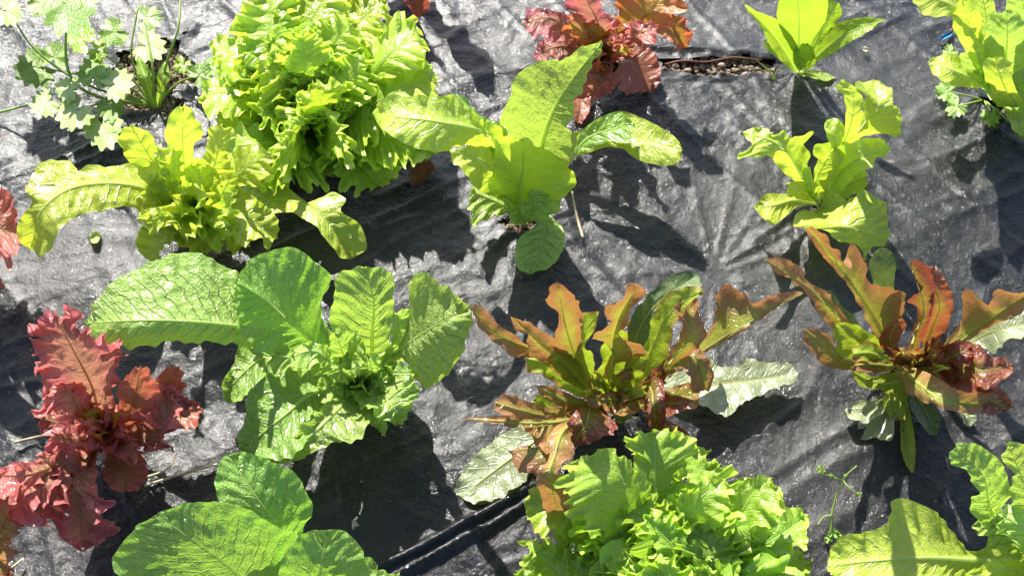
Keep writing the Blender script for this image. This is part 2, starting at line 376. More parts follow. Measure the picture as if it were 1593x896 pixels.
def palm(par, mat, c, stem_from, rad, ang, h, tilt=.25, seed=0, teeth=1.0, name='leaflet'):
    """lobed and toothed herb leaflet lying at photo pixel c, height h cm; ang = direction of its tip in the photo"""
    rs = random.Random(seed); n = 73; ph = np.linspace(-math.pi, math.pi, n)[None, :]; r = np.linspace(0.02, 1, 8)[:, None]
    rad3 = (.42+.58*np.maximum(0, np.cos(ph*.5))**.5*(.70+.30*np.abs(np.cos(ph*1.5))))*(1+.09*teeth*1.3*np.cos(ph*13+rs.random()*3))*1.05
    rad3 = rad3*(1-.75*np.exp(-((np.abs(ph)-math.pi)/.25)**2))
    q = rad*r*rad3; a = ph+ang+rs.uniform(-.1, .1)
    x = c[0]+q*np.cos(a); y = c[1]+q*np.sin(a)
    hh = h*.01 + tilt*q*PXM*np.sin(a*1.0+rs.random()*6) + .0018*np.sin(ph*5+rs.random()*6)*r**2
    G = P(x, y, np.maximum(hh, .005))
    V = G.reshape(-1, 3); uvv = np.stack([(.5+.5*np.sin(ph*1.5)*r).ravel(), (r*np.ones_like(ph)).ravel()], 1)
    met = np.stack([(q*PXM*np.sin(ph*1.5)).ravel(), (q*PXM*np.ones_like(ph)).ravel()], 1)
    o = mesh_obj(name, V, gridfaces(8, n), M[mat], par, uv=uvv, metric=met)
    return o
def stalk(par, pts, r0, r1, mat='stem', name='stem', n=20):
    s = catmull(np.array(pts, float), n); c = P(s[:, 0], s[:, 1], s[:, 2]*.01)
    V, F = tube(c, np.linspace(r0, r1, n), 7); return mesh_obj(name, V, F, M[mat], par)

def base_at(x, y, h=0): return P(x, y, h)
def zbase(fr, x, y): p = fr([(x, y)])[0]; return P(p[0], p[1], 0.0)

#@@PLANTS
exec_part = None
# ---- A: large romaine, left of centre
fr = Frame(120, 380, 1.736)
t = thing('romaine_lettuce', zbase(fr, 745, 385), 'large bright romaine lettuce with blistered broad leaves, right of the crimson frilly lettuce', 'lettuce', 'lettuces planted through the film')
L = lambda *a, **k: leaf(t, fr, *a, **k)
L('romaine', [(730,350,2),(600,262,5),(430,222,9),(250,208,11),(100,210,11),(22,215,9)], [(650,240),(560,200),(445,150),(438,85),(370,45),(290,20),(170,60),(90,110),(45,160)], [(640,310),(500,282),(420,270),(300,262),(200,272),(145,280),(60,262)], cup=(.1,-.75), ruf=.0018)
L('romaine_deep', [(730,350,2),(650,285,4.5),(600,235,6.5),(520,160,9),(432,105,11)], [(720,300),(690,250),(655,160),(690,95),(640,45),(580,8),(500,25),(450,60)], [(650,320),(560,305),(490,290),(440,230),(425,160)], cup=(.25,.35), ruf=.002, ribw=.003)
L('romaine', [(770,380,2),(793,320,3.8),(797,240,6.2),(800,150,8.5),(775,64,10)], [(740,350),(690,280),(683,220),(690,150),(700,90),(735,66)], [(815,330),(845,260),(850,200),(856,120),(845,72)], cup=(.35,.35), ruf=.002, ribw=.003)
L('romaine', [(780,380,2),(830,320,4),(900,260,8),(990,205,11),(1060,176,11)], [(850,300),(870,270),(895,200),(895,120),(925,75),(980,105),(1035,145)], [(850,340),(900,300),(905,340),(950,385),(1000,350),(1035,300),(1065,225)], cup=(.4,-.5), ruf=.0022)
L('romaine', [(765,365,2),(795,370,4),(830,410,6),(865,455,6),(872,487,4)], [(800,340),(830,322),(880,318),(915,365),(912,430)], [(750,380),(728,398),(770,430),(810,465)], cup=(.3,.3), ruf=.004, rf=1.6, blist=.002)
L('romaine', [(770,370,2),(730,320,6),(700,240,9)], [(740,340),(690,310),(680,270)], [(780,300),(765,250),(722,232)], ruf=.004, rf=1.5)
L('romaine_deep', [(745,370,2),(640,400,5),(540,480,6),(440,560,4)], [(690,340),(640,325),(550,335),(470,390),(450,470),(436,520)], [(725,420),(690,460),(640,510),(600,560),(520,580)], cup=(.15,.2), ruf=.003, ribw=.003)
L('romaine', [(755,380,2),(700,450,6),(600,540,6),(475,583,3)], [(690,420),(640,460),(590,510),(540,560)], [(770,420),(792,460),(783,495),(745,540),(695,530),(640,562),(560,592)], cup=(.5,.1), ruf=.0025)
L('romaine_deep', [(730,365,1),(600,300,3),(500,310,4),(430,370,4),(395,420,2.5)], [(660,310),(520,278),(440,270),(425,320),(393,370)], [(660,360),(560,345),(490,375),(470,410),(420,430)], ruf=.003)
L('romaine', [(790,380,2),(850,270,6),(880,172,9)], [(810,330),(848,250),(850,195)], [(850,320),(888,260),(897,200)], ruf=.004, rf=1.4)
L('romaine', [(750,370,2),(660,322,6),(560,305,7),(495,298,7)], [(700,310),(620,278),(560,285)], [(690,355),(600,348),(520,335)], ruf=.005, rf=1.5)
L('romaine', [(750,370,2),(700,335,6),(640,290,8),(570,310,8)], [(700,300),(640,262),(590,280)], [(700,350),(640,330),(590,330)], ruf=.005, rf=1.6)
L('romaine', [(770,385,2),(750,350,6),(690,335,8)], [(760,330),(715,318)], [(740,380),(700,370)], ruf=.004, rf=1.8)
L('romaine', [(780,380,2),(795,350,6),(790,312,8)], [(765,360),(768,325)], [(815,360),(812,320)], ruf=.004, rf=2)
L('romaine', [(775,380,2),(770,350,7),(755,320,8)], [(755,370),(742,335)], [(790,355),(780,320)], ruf=.004, rf=2)
L('romaine', [(790,390,2),(820,350,5),(850,330,7)], [(790,350),(820,320)], [(830,380),(860,350)], ruf=.004, rf=2)
L('romaine', [(780,390,2),(800,450,4),(832,518,2)], [(820,440),(838,490)], [(770,440),(800,490)], ruf=.003, rf=1.5)

for (x, y, h, w) in [(690,330,6,42),(725,300,7,38),(760,290,8,36),(820,300,7,34),(840,345,6,36),(700,400,5,40),(760,430,5,40),(810,400,6,34),(650,370,5,44),(735,345,8,26),(785,335,8,24),(765,380,7,26)]:
    lob(t, fr, 'romaine', (760+random.uniform(-10, 10), 375, 2.5), (x, y, h), w, 2, .15, random.uniform(-.3, .3), ruf=.0045, rf=1.7, ribw=.0016, jag=.15, nu=90, nh=13)
# ---- B: young romaine, centre
fr = Frame(560, 0, 1.99)
t = thing('romaine_lettuce', zbase(fr, 520, 690), 'young romaine lettuce with one tall pointed leaf and two leaves spread sideways', 'lettuce', 'lettuces planted through the film')
L = lambda *a, **k: leaf(t, fr, *a, **k)
L('romaine_deep', [(500,640,2),(470,560,3),(400,420,8),(330,340,10),(245,310,10)], [(460,480),(420,400),(380,360),(320,300),(270,292)], [(440,520),(400,440),(340,400),(280,350)], ruf=.002)
L('romaine', [(530,650,1),(555,480,6),(600,340,12),(670,230,15),(750,130,18)], [(500,560),(470,440),(435,370),(465,300),(475,250),(530,200),(620,185),(690,145)], [(600,560),(650,500),(648,400),(665,330),(690,260),(725,200)], cup=(.2,.5), ruf=.0025, ribw=.003)
L('lime', [(500,640,1),(430,480,7),(380,410,10),(240,380,12),(110,365,12),(38,352,10)], [(490,520),(440,400),(380,375),(300,300),(240,300),(170,298),(100,295),(55,325)], [(450,570),(400,460),(330,455),(230,470),(150,450),(90,415),(55,385)], cup=(.25,-.3), ruf=.0025)
L('lime', [(490,650,2),(430,570,5),(380,500,8),(268,465,9)], [(460,560),(438,480),(435,405),(340,452)], [(430,620),(360,580),(300,510)], cup=(.2,.2), ruf=.002)
L('lime', [(560,650,2),(655,460,3.8),(740,420,4.8),(860,425,5.6),(998,465,6.2)], [(620,540),(655,420),(700,405),(720,378),(800,345),(870,365),(940,400),(985,435)], [(610,600),(655,500),(720,470),(790,455),(860,495),(930,512),(985,505)], cup=(.35,-.2), ruf=.0015)
L('romaine_deep', [(660,480,4.2),(700,430,5.2),(770,400,6),(850,385,6.6)], [(680,420),(720,378),(800,347)], [(690,470),(760,440),(830,440)], cup=(.4,.1), ruf=.0015)
L('lime', [(515,650,2),(490,600,4),(505,520,7),(500,430,10)], [(450,620),(400,580),(415,500),(420,440),(455,425)], [(560,640),(640,605),(666,560),(640,505),(570,465),(530,437)], cup=(.35,.3), ruf=.002, ribw=.0028, nh=14)
L('romaine', [(520,640,2),(470,480,7),(365,385,9)], [(490,480),(440,390),(400,372)], [(450,520),(400,450),(360,415)], ruf=.002)
L('romaine', [(550,630,2),(570,690,2),(560,760,1.5),(528,849,.9)], [(585,665),(630,712),(628,775),(590,825)], [(548,690),(495,735),(480,790),(495,838)], cup=(.1,.1), ruf=.001)
L('romaine', [(510,670,1),(430,630,3),(338,590,4)], [(470,610),(430,570),(370,565)], [(470,660),(400,672),(360,690),(345,640)], ruf=.003, rf=1.6, jag=.3)
L('romaine', [(530,590,5),(545,640,4),(520,690,2)], [(600,600),(625,630),(590,670)], [(500,630),(500,670)], ruf=.003, rf=1.5)
L('romaine', [(520,660,1),(480,640,3),(440,610,5)], [(480,600),(440,585)], [(480,690),(450,640)], ruf=.003, rf=1.5)
L('romaine', [(520,660,1),(490,670,2),(490,698,1)], [(530,680),(510,695)], [(470,660),(470,690)], ruf=.003, rf=1.5)

# ---- C: small lime oak-leaf lettuce
fr = Frame(1100, 0, 1.992)
t = thing('oak_leaf_lettuce', zbase(fr, 345, 640), 'small sparse lime yellow oak-leaf lettuce with rounded lobes, below the pointed-leaf plant', 'lettuce', 'lettuces planted through the film')
L = lambda *a, **k: leaf(t, fr, *a, **k)
L('lime', [(345,625,1),(285,540,5),(250,480,7),(200,440,8),(106,412,8)], [(315,550),(318,480),(300,450),(325,405),(265,432),(240,403),(205,418),(185,398),(140,398)], [(270,560),(230,530),(200,490),(150,488),(98,487),(140,450)], ruf=.002)
L('lime', [(360,620,1),(400,500,5),(445,390,9),(455,300,11),(422,248,12)], [(370,550),(420,440),(430,360),(420,300),(400,270)], [(420,490),(470,400),(485,330),(470,280)], cup=(.3,.3), ruf=.0015)
L('lime', [(370,620,1),(420,480,5),(480,390,9),(530,330,11),(515,247,11)], [(410,470),(450,400),(480,350),(490,300),(455,262)], [(430,480),(470,425),(540,405),(588,427),(604,385),(600,345),(575,325),(575,280),(550,262)], cup=(.2,.2), ruf=.002)
L('lime', [(380,590,3),(400,450,7),(370,374,8)], [(385,470),(365,410)], [(420,470),(440,420),(405,370)], ruf=.0015)
L('lime', [(360,625,1),(400,550,4),(470,490,7),(570,460,8)], [(360,560),(350,500),(330,455),(385,448),(430,452),(480,430),(540,430)], [(410,600),(440,560),(500,520),(540,485)], ruf=.0025)
L('lime', [(350,625,1),(340,560,4),(375,490,6),(400,450,7)], [(330,560),(345,500)], [(390,550),(420,500)], ruf=.002)
L('lime', [(360,630,1),(430,580,3),(492,545,5)], [(400,590),(450,540),(485,528)], [(410,615),(470,600),(492,570)], ruf=.002)
L('lime', [(340,635,1),(270,622,3),(200,640,4),(148,645,3)], [(300,608),(230,600),(180,602)], [(280,640),(245,670),(200,697),(168,672)], ruf=.0015)
L('lime', [(345,640,1),(370,680,4),(440,700,5),(500,740,4),(488,808,3)], [(400,655),(450,605),(505,598),(555,640),(563,700),(560,745),(515,770)], [(330,650),(275,665),(278,705),(350,708),(400,745),(470,768)], cup=(.1,.1), ruf=.003)
L('lime', [(345,630,1),(300,590,4),(243,572,5)], [(310,570),(265,562)], [(300,620),(252,602)], ruf=.002)
L('lime', [(345,630,1),(320,580,4),(300,520,5)], [(330,570),(318,520)], [(305,590),(290,540)], ruf=.002)
L('lime', [(350,635,1),(335,600,4),(335,565,5)], [(325,610),(325,575)], [(345,605),(348,575)], ruf=.002)
L('lime', [(350,640,1),(375,640,3),(430,620,4)], [(370,610),(410,600)], [(380,660),(430,650)], ruf=.003)

# ---- D: pointed-leaf plant, top
t = thing('leafy_green_plant', zbase(fr, 280, 232), 'young plant with smooth pointed lance-shaped leaves at the right end of the gravelly slit', 'plant')
L = lambda *a, **k: leaf(t, fr, *a, **k)
L('spinach', [(285,225,.6),(285,130,6),(285,50,10),(280,-40,13)], [(265,160),(222,80),(218,20),(245,-30)], [(310,150),(352,90),(375,30),(360,-30)], ruf=.0012, ribw=.002)
L('spinach', [(295,225,.6),(340,130,5),(405,10,9)], [(310,160),(335,80),(370,5)], [(340,150),(392,85),(418,40)], ruf=.0012)
L('spinach', [(275,228,.6),(240,165,4),(190,95,8),(117,17,11)], [(245,205),(210,165),(180,110),(140,50)], [(290,190),(282,135),(240,75),(175,45)], cup=(.1,.4), ruf=.001, ribw=.002)
L('spinach', [(290,230,.6),(340,180,3),(430,105,7),(549,60,9)], [(318,185),(335,110),(400,75),(480,55)], [(340,195),(400,160),(480,110),(530,75)], cup=(.3,.1), ruf=.001, ribw=.002)
L('spinach', [(285,225,.6),(295,180,4),(312,135,6)], [(268,195),(272,145)], [(315,195),(330,150)], ruf=.0015)
L('spinach', [(300,225,.6),(320,190,3),(330,165,4)], [(300,205),(310,175)], [(330,205),(338,180)], ruf=.0015)
L('spinach', [(262,218,.6),(215,160,3),(173,125,4)], [(235,180),(205,128)], [(225,190),(180,150)], ruf=.001)
L('spinach', [(275,222,.6),(330,230,1),(402,240,1)], [(310,220),(360,222)], [(320,242),(370,250)], ruf=.001)

# ---- E: romaine, top right corner
t = thing('romaine_lettuce', zbase(fr, 900, 335), 'upright green romaine lettuce in the top right corner with spoon-shaped leaves cut by the frame', 'lettuce', 'lettuces planted through the film')
L = lambda *a, **k: leaf(t, fr, *a, **k)
L('romaine', [(890,300,1),(870,100,8),(850,-30,12)], [(840,120),(800,20),(790,-25)], [(900,90),(885,0)], ruf=.002)
L('lime', [(890,300,1),(830,100,9),(760,20,12),(630,-15,13)], [(820,60),(800,-20),(700,-50)], [(850,170),(790,60),(740,55),(680,45),(640,15)], ruf=.002)
L('romaine', [(930,290,1),(985,70,9),(960,-30,12)], [(930,130),(930,10)], [(1010,120),(1015,0)], ruf=.002)
L('lime', [(890,310,1),(850,200,6),(820,100,10),(790,3,13)], [(850,240),(795,150),(765,90),(768,25)], [(880,200),(850,110),(852,60),(822,15)], ruf=.002, ribw=.003)
L('romaine', [(900,320,1),(920,210,6),(930,120,10),(930,32,12)], [(880,250),(860,170),(862,90),(890,45)], [(960,270),(985,180),(990,90),(965,45)], ruf=.002, ribw=.0025)
L('romaine', [(885,310,1),(840,230,5),(812,148,8)], [(830,250),(785,180)], [(875,220),(852,160)], ruf=.002)
L('lime', [(890,315,1),(850,262,4),(770,225,6),(683,195,6)], [(860,225),(820,190),(770,170),(715,172)], [(865,278),(800,272),(720,250)], cup=(.2,-.1), ruf=.0025)
L('romaine', [(910,320,1),(960,260,6),(1050,240,7)], [(930,245),(1000,212)], [(940,305),(1000,315)], ruf=.003)
L('lime', [(915,330,1),(955,330,5),(920,270,9),(893,178,11)], [(900,330),(880,280),(855,215),(866,182)], [(985,330),(950,260),(942,200),(920,180)], cup=(.2,.2), ruf=.0015)
L('lime', [(920,325,1),(955,365,3),(990,425,2)], [(975,335),(1010,390)], [(920,345),(945,395)], ruf=.002)
L('romaine', [(930,320,1),(1010,320,5),(1080,330,6)], [(960,290),(1040,280)], [(970,350),(1050,370)], ruf=.003)

# small herb seedling under E
t = thing('herb_seedling', zbase(fr, 855, 320), 'small seedling with scalloped leaflets at the foot of the top right romaine', 'seedling')
for i, (cx, cy, r, an, mt) in enumerate([(748,283,38,3.14,'herb'),(775,330,36,2.3,'herb_pale'),(880,358,34,1.4,'herb'),(752,165,26,-1.8,'herb'),(975,410,22,1.2,'herb')]):
    c = fr([(cx, cy)])[0]; o = fr([(858, 310)])[0]
    stalk(t, [(o[0], o[1], .4), ((o[0]+c[0])/2, (o[1]+c[1])/2, 2.2), (c[0], c[1], 2)], .0012, .0007)
    palm(t, mt, c, o, r/1.992, an, 2.0, seed=i)

# ---- F: red oak-leaf, centre
fr = Frame(690, 400, 1.807)
t = thing('red_oak_leaf_lettuce', zbase(fr, 470, 440), 'red-brown tipped oak-leaf lettuce just above the ragged curly head at the bottom edge', 'lettuce', 'lettuces planted through the film')
L = lambda *a, **k: leaf(t, fr, *a, **{**dict(rib='rib_red', ribw=.0016, nu=84, nh=12, jag=.10, rf=.8), **k})
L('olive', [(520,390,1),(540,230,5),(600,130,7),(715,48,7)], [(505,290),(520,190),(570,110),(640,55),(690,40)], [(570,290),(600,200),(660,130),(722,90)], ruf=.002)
L('pale', [(520,410,1),(680,372,2),(800,350,2.5),(900,338,2.5),(998,325,2.5)], [(650,330),(740,288),(790,312),(850,290),(920,298),(975,300)], [(660,400),(740,422),(790,442),(850,402),(920,375),(980,352)], cup=(.1,.1), ruf=.0015)
L('pale', [(430,440,1),(290,500,2),(200,560,2),(120,620,1.5),(50,675,1)], [(320,450),(220,470),(160,500),(110,540),(60,590),(33,650)], [(320,520),(250,560),(235,620),(150,680),(80,692)], cup=(.1,.1), ruf=.002)
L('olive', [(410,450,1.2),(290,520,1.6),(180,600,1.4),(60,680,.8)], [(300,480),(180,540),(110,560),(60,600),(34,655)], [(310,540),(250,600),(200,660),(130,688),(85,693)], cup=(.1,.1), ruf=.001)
L('oak_green', [(430,410,2),(350,340,4),(290,300,6),(225,285,7)], [(370,310),(300,280),(250,272)], [(360,380),(290,340),(235,315)], ruf=.002)
L('oak', [(420,400,2),(320,310,6),(250,262,8),(150,215,10),(78,138,12)], [(350,350),(260,287),(190,276),(150,238),(95,195)], [(350,290),(290,268),(230,242),(195,215),(155,192),(110,142)], cup=(.2,.3), ruf=.002)
L('oak', [(430,400,2),(340,300,6),(270,245,9),(188,166,12)], [(350,250),(305,225),(270,205),(235,180)], [(320,310),(245,275),(240,228),(205,205)], ruf=.002)
L('oak', [(430,400,2),(375,290,6),(345,200,11),(322,80,16)], [(350,310),(308,245),(325,180),(291,130),(295,92)], [(400,290),(385,220),(387,150),(360,98)], cup=(.3,.3), ruf=.002)
L('oak_green', [(430,400,2),(385,290,6),(400,210,9),(433,160,11)], [(362,280),(385,210),(388,155)], [(420,280),(400,245),(430,195)], ruf=.0015)
L('oak_green', [(470,400,2),(475,300,5),(480,240,7),(500,160,11)], [(440,330),(440,280),(470,200)], [(520,340),(520,280),(510,200)], ruf=.0025)
L('oak', [(470,400,2),(475,270,7),(490,180,11),(548,77,16)], [(455,310),(478,245),(420,230),(440,200),(472,182),(450,155),(500,120),(518,82)], [(490,300),(562,280),(545,250),(500,232),(510,200),(527,150),(562,105)], ruf=.002)
L('oak_green', [(520,400,2),(580,270,7),(630,160,11),(725,92,13)], [(545,300),(580,210),(610,120),(660,90),(705,83)], [(600,330),(630,260),(660,175),(705,120)], ruf=.002)
L('oak', [(530,400,2),(640,290,8),(690,220,11),(690,108,12)], [(640,260),(672,190),(650,150),(665,113)], [(690,280),(735,222),(722,160),(712,118)], ruf=.002)
L('oak', [(540,400,3),(650,300,8),(712,290,9),(745,378,7)], [(690,262),(737,275),(757,335)], [(660,315),(690,335),(708,378)], cup=(-.2,-.2), ruf=.0015)
L('oak', [(540,400,2),(660,310,6),(740,252,9),(850,185,11),(1012,100,12)], [(690,280),(733,212),(770,170),(764,100),(800,75),(843,100),(860,130),(900,112),(960,100)], [(735,268),(800,235),(880,182),(960,130)], cup=(.35,-.3), ruf=.002, ribw=.002)
L('oak', [(440,420,2),(310,448,6),(220,432,9),(143,410,10)], [(330,420),(270,420),(210,392),(170,383)], [(300,475),(250,462),(180,452),(146,432)], ruf=.0015)
L('oak', [(440,425,3),(280,466,8),(180,464,9),(48,455,9)], [(280,455),(150,444)], [(280,478),(150,470)], ruf=.001)
L('oak', [(440,420,2),(330,470,6),(295,530,8),(182,545,7)], [(300,470),(270,530),(225,528)], [(335,550),(285,603),(215,602)], cup=(.1,-.2), ruf=.0015)
L('oak', [(440,420,2),(340,460,7),(250,470,8),(210,470,8)], [(320,440),(260,450)], [(320,510),(290,545),(240,500)], ruf=.002)
L('oak', [(450,420,2),(345,480,8),(312,560,9),(300,620,9),(332,747,5)], [(300,490),(297,570),(262,600),(275,680),(298,735)], [(360,500),(367,550),(322,602),(350,670),(355,722)], cup=(-.15,-.15), ruf=.0015)
L('oak_red', [(450,400,3),(415,420,7),(400,470,8),(362,533,7)], [(450,425),(496,483),(430,514)], [(375,428),(342,480)], cup=(.1,.1), ruf=.0015)
L('oak', [(440,420,2),(340,400,7),(252,360,9)], [(340,380),(300,362)], [(340,428),(290,402)], ruf=.002)
L('oak_red', [(500,410,2),(570,360,7),(592,420,8),(598,488,5)], [(600,330),(622,420),(620,470)], [(560,400),(575,450),(577,480)], ruf=.0015)
L('oak', [(560,400,2),(500,402,6),(388,400,8)], [(520,378),(440,383)], [(550,432),(480,432),(420,417)], ruf=.0025, rf=1.5)
L('oak_red', [(520,420,2),(620,412,6),(700,405,7)], [(600,382),(660,392)], [(600,442),(650,437)], ruf=.002)
L('oak', [(530,410,2),(640,390,4),(722,380,5)], [(640,368),(690,352)], [(640,432),(705,422)], ruf=.002)
L('oak_red', [(530,400,2),(580,350,6),(620,315,8)], [(560,350),(600,310)], [(600,370),(630,340)], ruf=.003, rf=1.4)
L('oak_green', [(430,400,2),(350,310,6),(298,252,8)], [(375,290),(335,245)], [(330,335),(290,290)], ruf=.002)
L('oak_green', [(480,400,2),(520,320,6),(560,262,8)], [(500,330),(530,270)], [(545,350),(575,290)], ruf=.002)
L('oak_green', [(440,420,2),(310,430,4),(245,400,6)], [(340,400),(280,385)], [(320,460),(270,440)], ruf=.002)
L('oak_green', [(480,420,1.5),(510,450,3),(500,465,3)], [(520,430),(530,455)], [(480,440),(485,465)], ruf=.002)
L('oak_red', [(560,440,2),(620,470,2),(690,500,1.5)], [(620,455),(670,480)], [(610,490),(660,505)], ruf=.002)
for i in range(15):
    an = random.uniform(0, 6.28); ln = random.uniform(50, 95)
    lob(t, fr, random.choice(['oak', 'oak_green', 'oak_green', 'oak']), (465+random.uniform(-20, 20), 405, 2), (465+ln*1.2*math.cos(an), 370+ln*.75*math.sin(an), random.uniform(5, 9)), random.uniform(16, 26), 2, .45, random.uniform(-.2, .2), ruf=.003, rf=1.6, rib='rib_red', ribw=.001, nu=36, nh=8)

# ---- G: red oak-leaf, right
fr = Frame(1150, 350, 1.641)
t = thing('red_oak_leaf_lettuce', zbase(fr, 430, 400), 'red oak-leaf lettuce with glossy crimson heart, below the small sparse lime lettuce', 'lettuce', 'lettuces planted through the film')
L = lambda *a, **k: leaf(t, fr, *a, **{**dict(rib='rib_red', ribw=.0017, nu=84, nh=12, jag=.10, rf=.8), **k})
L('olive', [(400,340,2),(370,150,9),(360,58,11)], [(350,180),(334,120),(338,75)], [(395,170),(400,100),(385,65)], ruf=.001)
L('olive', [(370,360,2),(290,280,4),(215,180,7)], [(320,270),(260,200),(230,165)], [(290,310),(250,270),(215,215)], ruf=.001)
L('oak', [(390,360,2),(260,245,7),(180,165,10),(62,88,13)], [(290,260),(232,180),(185,150),(150,105),(100,83)], [(290,300),(210,232),(160,162),(100,125)], cup=(.2,.2), ruf=.0015)
L('oak', [(410,360,3),(340,225,9),(270,125,14),(176,8,20)], [(340,270),(300,190),(240,110),(190,50)], [(395,280),(425,205),(420,180),(385,158),(335,150),(325,110),(300,50),(280,60),(285,110),(262,85),(220,30)], cup=(.1,.35), ruf=.0015, ribw=.0025)
L('oak', [(400,370,2),(270,340,6),(210,300,8),(162,266,9)], [(310,315),(252,330),(232,285),(190,263)], [(310,370),(240,364),(178,322)], ruf=.0015)
L('oak_green', [(400,370,2),(310,305,6),(245,250,8)], [(350,290),(300,255),(265,248)], [(320,345),(262,328),(238,285)], ruf=.002)
L('oak_green', [(410,370,2),(340,330,6),(290,330,7)], [(340,300),(300,310)], [(340,355),(300,345)], ruf=.002)
L('oak_red', [(420,370,2),(385,290,7),(415,238,9)], [(355,300),(385,255)], [(405,300),(425,260)], ruf=.002)
L('oak_red', [(430,370,2),(445,290,7),(472,210,11),(438,92,15)], [(430,310),(460,215),(428,197),(470,160),(450,130)], [(460,310),(490,215),(497,150),(470,98)], ruf=.0015)
L('oak_red', [(450,370,2),(490,270,7),(512,200,11),(480,103,13)], [(470,280),(488,190),(478,135)], [(530,262),(548,190),(527,143),(500,108)], ruf=.003, rf=1.3)
L('oak', [(460,370,2),(570,290,6),(650,235,9),(770,155,12)], [(560,255),(570,180),(600,172),(635,202),(660,168),(720,170)], [(600,284),(660,254),(740,208)], cup=(.4,-.2), ruf=.0015, ribw=.002)
L('pale', [(480,370,2),(600,292,4),(680,260,6),(790,240,6)], [(620,265),(680,225),(740,203)], [(600,312),(650,324),(700,292),(760,285)], ruf=.0015)
L('oak_red', [(460,370,3),(550,345,7),(620,370,9),(703,352,8)], [(520,312),(580,292),(640,330),(690,345)], [(520,385),(580,432),(640,412),(690,385)], cup=(.2,.1), ruf=.003, rf=1.3, blist=.003)
L('oak', [(420,370,3),(400,345,5),(460,405,8),(540,450,9),(705,462,7)], [(420,352),(500,385),(570,425),(650,428)], [(400,375),(440,432),(510,465),(620,483)], cup=(.3,-.2), ruf=.001, ribw=.002)
L('oak_red', [(480,370,3),(560,400,7),(630,440,8),(690,470,7)], [(560,370),(640,400),(690,440)], [(530,420),(600,470),(650,482)], ruf=.002)
L('oak_red', [(450,360,3),(530,340,8),(590,310,9)], [(500,320),(560,298)], [(520,365),(590,350)], ruf=.004, rf=1.7, blist=.003)
L('oak_red', [(440,360,3),(490,340,7),(560,350,8)], [(490,320),(540,325)], [(480,370),(540,378)], ruf=.004, rf=1.7)
L('oak', [(430,370,2),(340,356,6),(287,362,7)], [(350,338),(300,342)], [(350,376),(300,374)], ruf=.002)
L('oak_green', [(440,380,2),(380,402,4),(313,400,5)], [(400,375),(350,385)], [(430,438),(380,432)], ruf=.002)
L('pale', [(430,400,1),(340,462,2),(266,475,2)], [(360,445),(300,448)], [(350,492),(290,498)], ruf=.001)
L('pale', [(430,400,1),(370,470,1.5),(308,548,1)], [(350,440),(325,500)], [(400,490),(382,550),(345,545)], ruf=.0012)
L('oak_green', [(420,400,1),(425,540,1),(443,632,.7)], [(447,540),(449,600)], [(413,550),(420,600)], ruf=.0005)
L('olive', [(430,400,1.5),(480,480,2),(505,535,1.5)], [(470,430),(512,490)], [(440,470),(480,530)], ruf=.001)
L('oak_green', [(420,400,1.5),(390,450,2),(415,500,1.5)], [(400,430),(425,470)], [(370,440),(385,490)], ruf=.001)
L('pale', [(500,440,1),(580,480,1.5),(590,514,1)], [(590,470),(608,490)], [(560,480),(576,505)], ruf=.001)
L('oak_green', [(400,400,1),(340,400,3),(285,375,4)], [(340,385),(300,370)], [(340,420),(300,405)], ruf=.001)
for i in range(15):
    an = random.uniform(0, 6.28); ln = random.uniform(40, 80)
    lob(t, fr, random.choice(['oak_red', 'oak_red', 'oak', 'oak_green']), (455+random.uniform(-20, 20), 370, 2), (470+ln*1.2*math.cos(an), 320+ln*.7*math.sin(an), random.uniform(6, 10)), random.uniform(15, 24), 2, .45, random.uniform(-.2, .2), ruf=.0035, rf=1.8, rib='rib_dark', ribw=.001, nu=36, nh=8)

# ---- H: curly head, top left
b0 = P(492, 212, 0)
t = thing('curly_lettuce', b0, 'dense yellow-green curly lettuce head with crisped frills, beside the withered brown leaf', 'lettuce', 'lettuces planted through the film')
def head(t, b, mat, rings, sq=1.0, **k):
    s = 0
    for (n, reach, rise, width, off, a1, a2) in rings:
        for i in range(n):
            az = off+360*i/n+random.uniform(-12, 12); s += 1
            f = random.uniform(.85, 1.12)
            bb = b+np.array([random.uniform(-.008, .008), random.uniform(-.008, .008), .004])
            frill(t, mat, bb, az, reach*f, rise*random.uniform(.88, 1.12), width*random.uniform(.85, 1.15), a1, a2, seed=s+int(b[0]*1000), **k)
head(t, b0, 'curly', [(7, .060, .085, .056, 0, .008, .008), (6, .036, .098, .046, 30, .007, .0075), (5, .016, .102, .036, 60, .006, .006)], k1=4, k2=14, nf=300, nr=34, jag=.05, curl=.006, knob=.6)
def frilled(t, mat, base, tips, w, **k):
    for (x, y, h) in tips:
        lob(t, NAT, mat, (base[0]+random.uniform(-12, 12), base[1], 2.5), (x, y, h), w*random.uniform(.85, 1.2), 2, .12, random.uniform(-.25, .25), **{**dict(ruf=.0062, rf=2.0, jag=.3, nu=130, nh=18, ribw=.0012, blist=.0022), **k})
frilled(t, 'curly', (492, 205), [(330,62,5),(322,140,5.5),(335,205,4.5),(375,20,8),(425,-25,9),(400,95,9),(520,-35,9),(600,0,8),(652,45,7),(680,125,5.5),(668,190,4.5),(470,50,10),(565,85,9.5),(440,262,3.5),(515,275,3.2),(405,180,7.5),(490,135,9.5),(600,190,6),(550,30,10),(380,240,4),(560,250,4),(450,200,8),(530,195,8)], 62)
L = lambda *a, **k: leaf(t, NAT, *a, **k)
L('curly_deep', [(500,215,2),(540,235,4),(570,265,4),(590,290,3)], [(560,205),(610,225),(622,255),(605,285)], [(510,250),(530,285),(560,300)], ruf=.003, rf=1.6, jag=.25)
L('curly', [(490,215,3),(400,225,6),(345,245,6)], [(430,195),(370,200),(345,215)], [(430,250),(370,262),(340,265)], ruf=.005, rf=1.8, jag=.3)
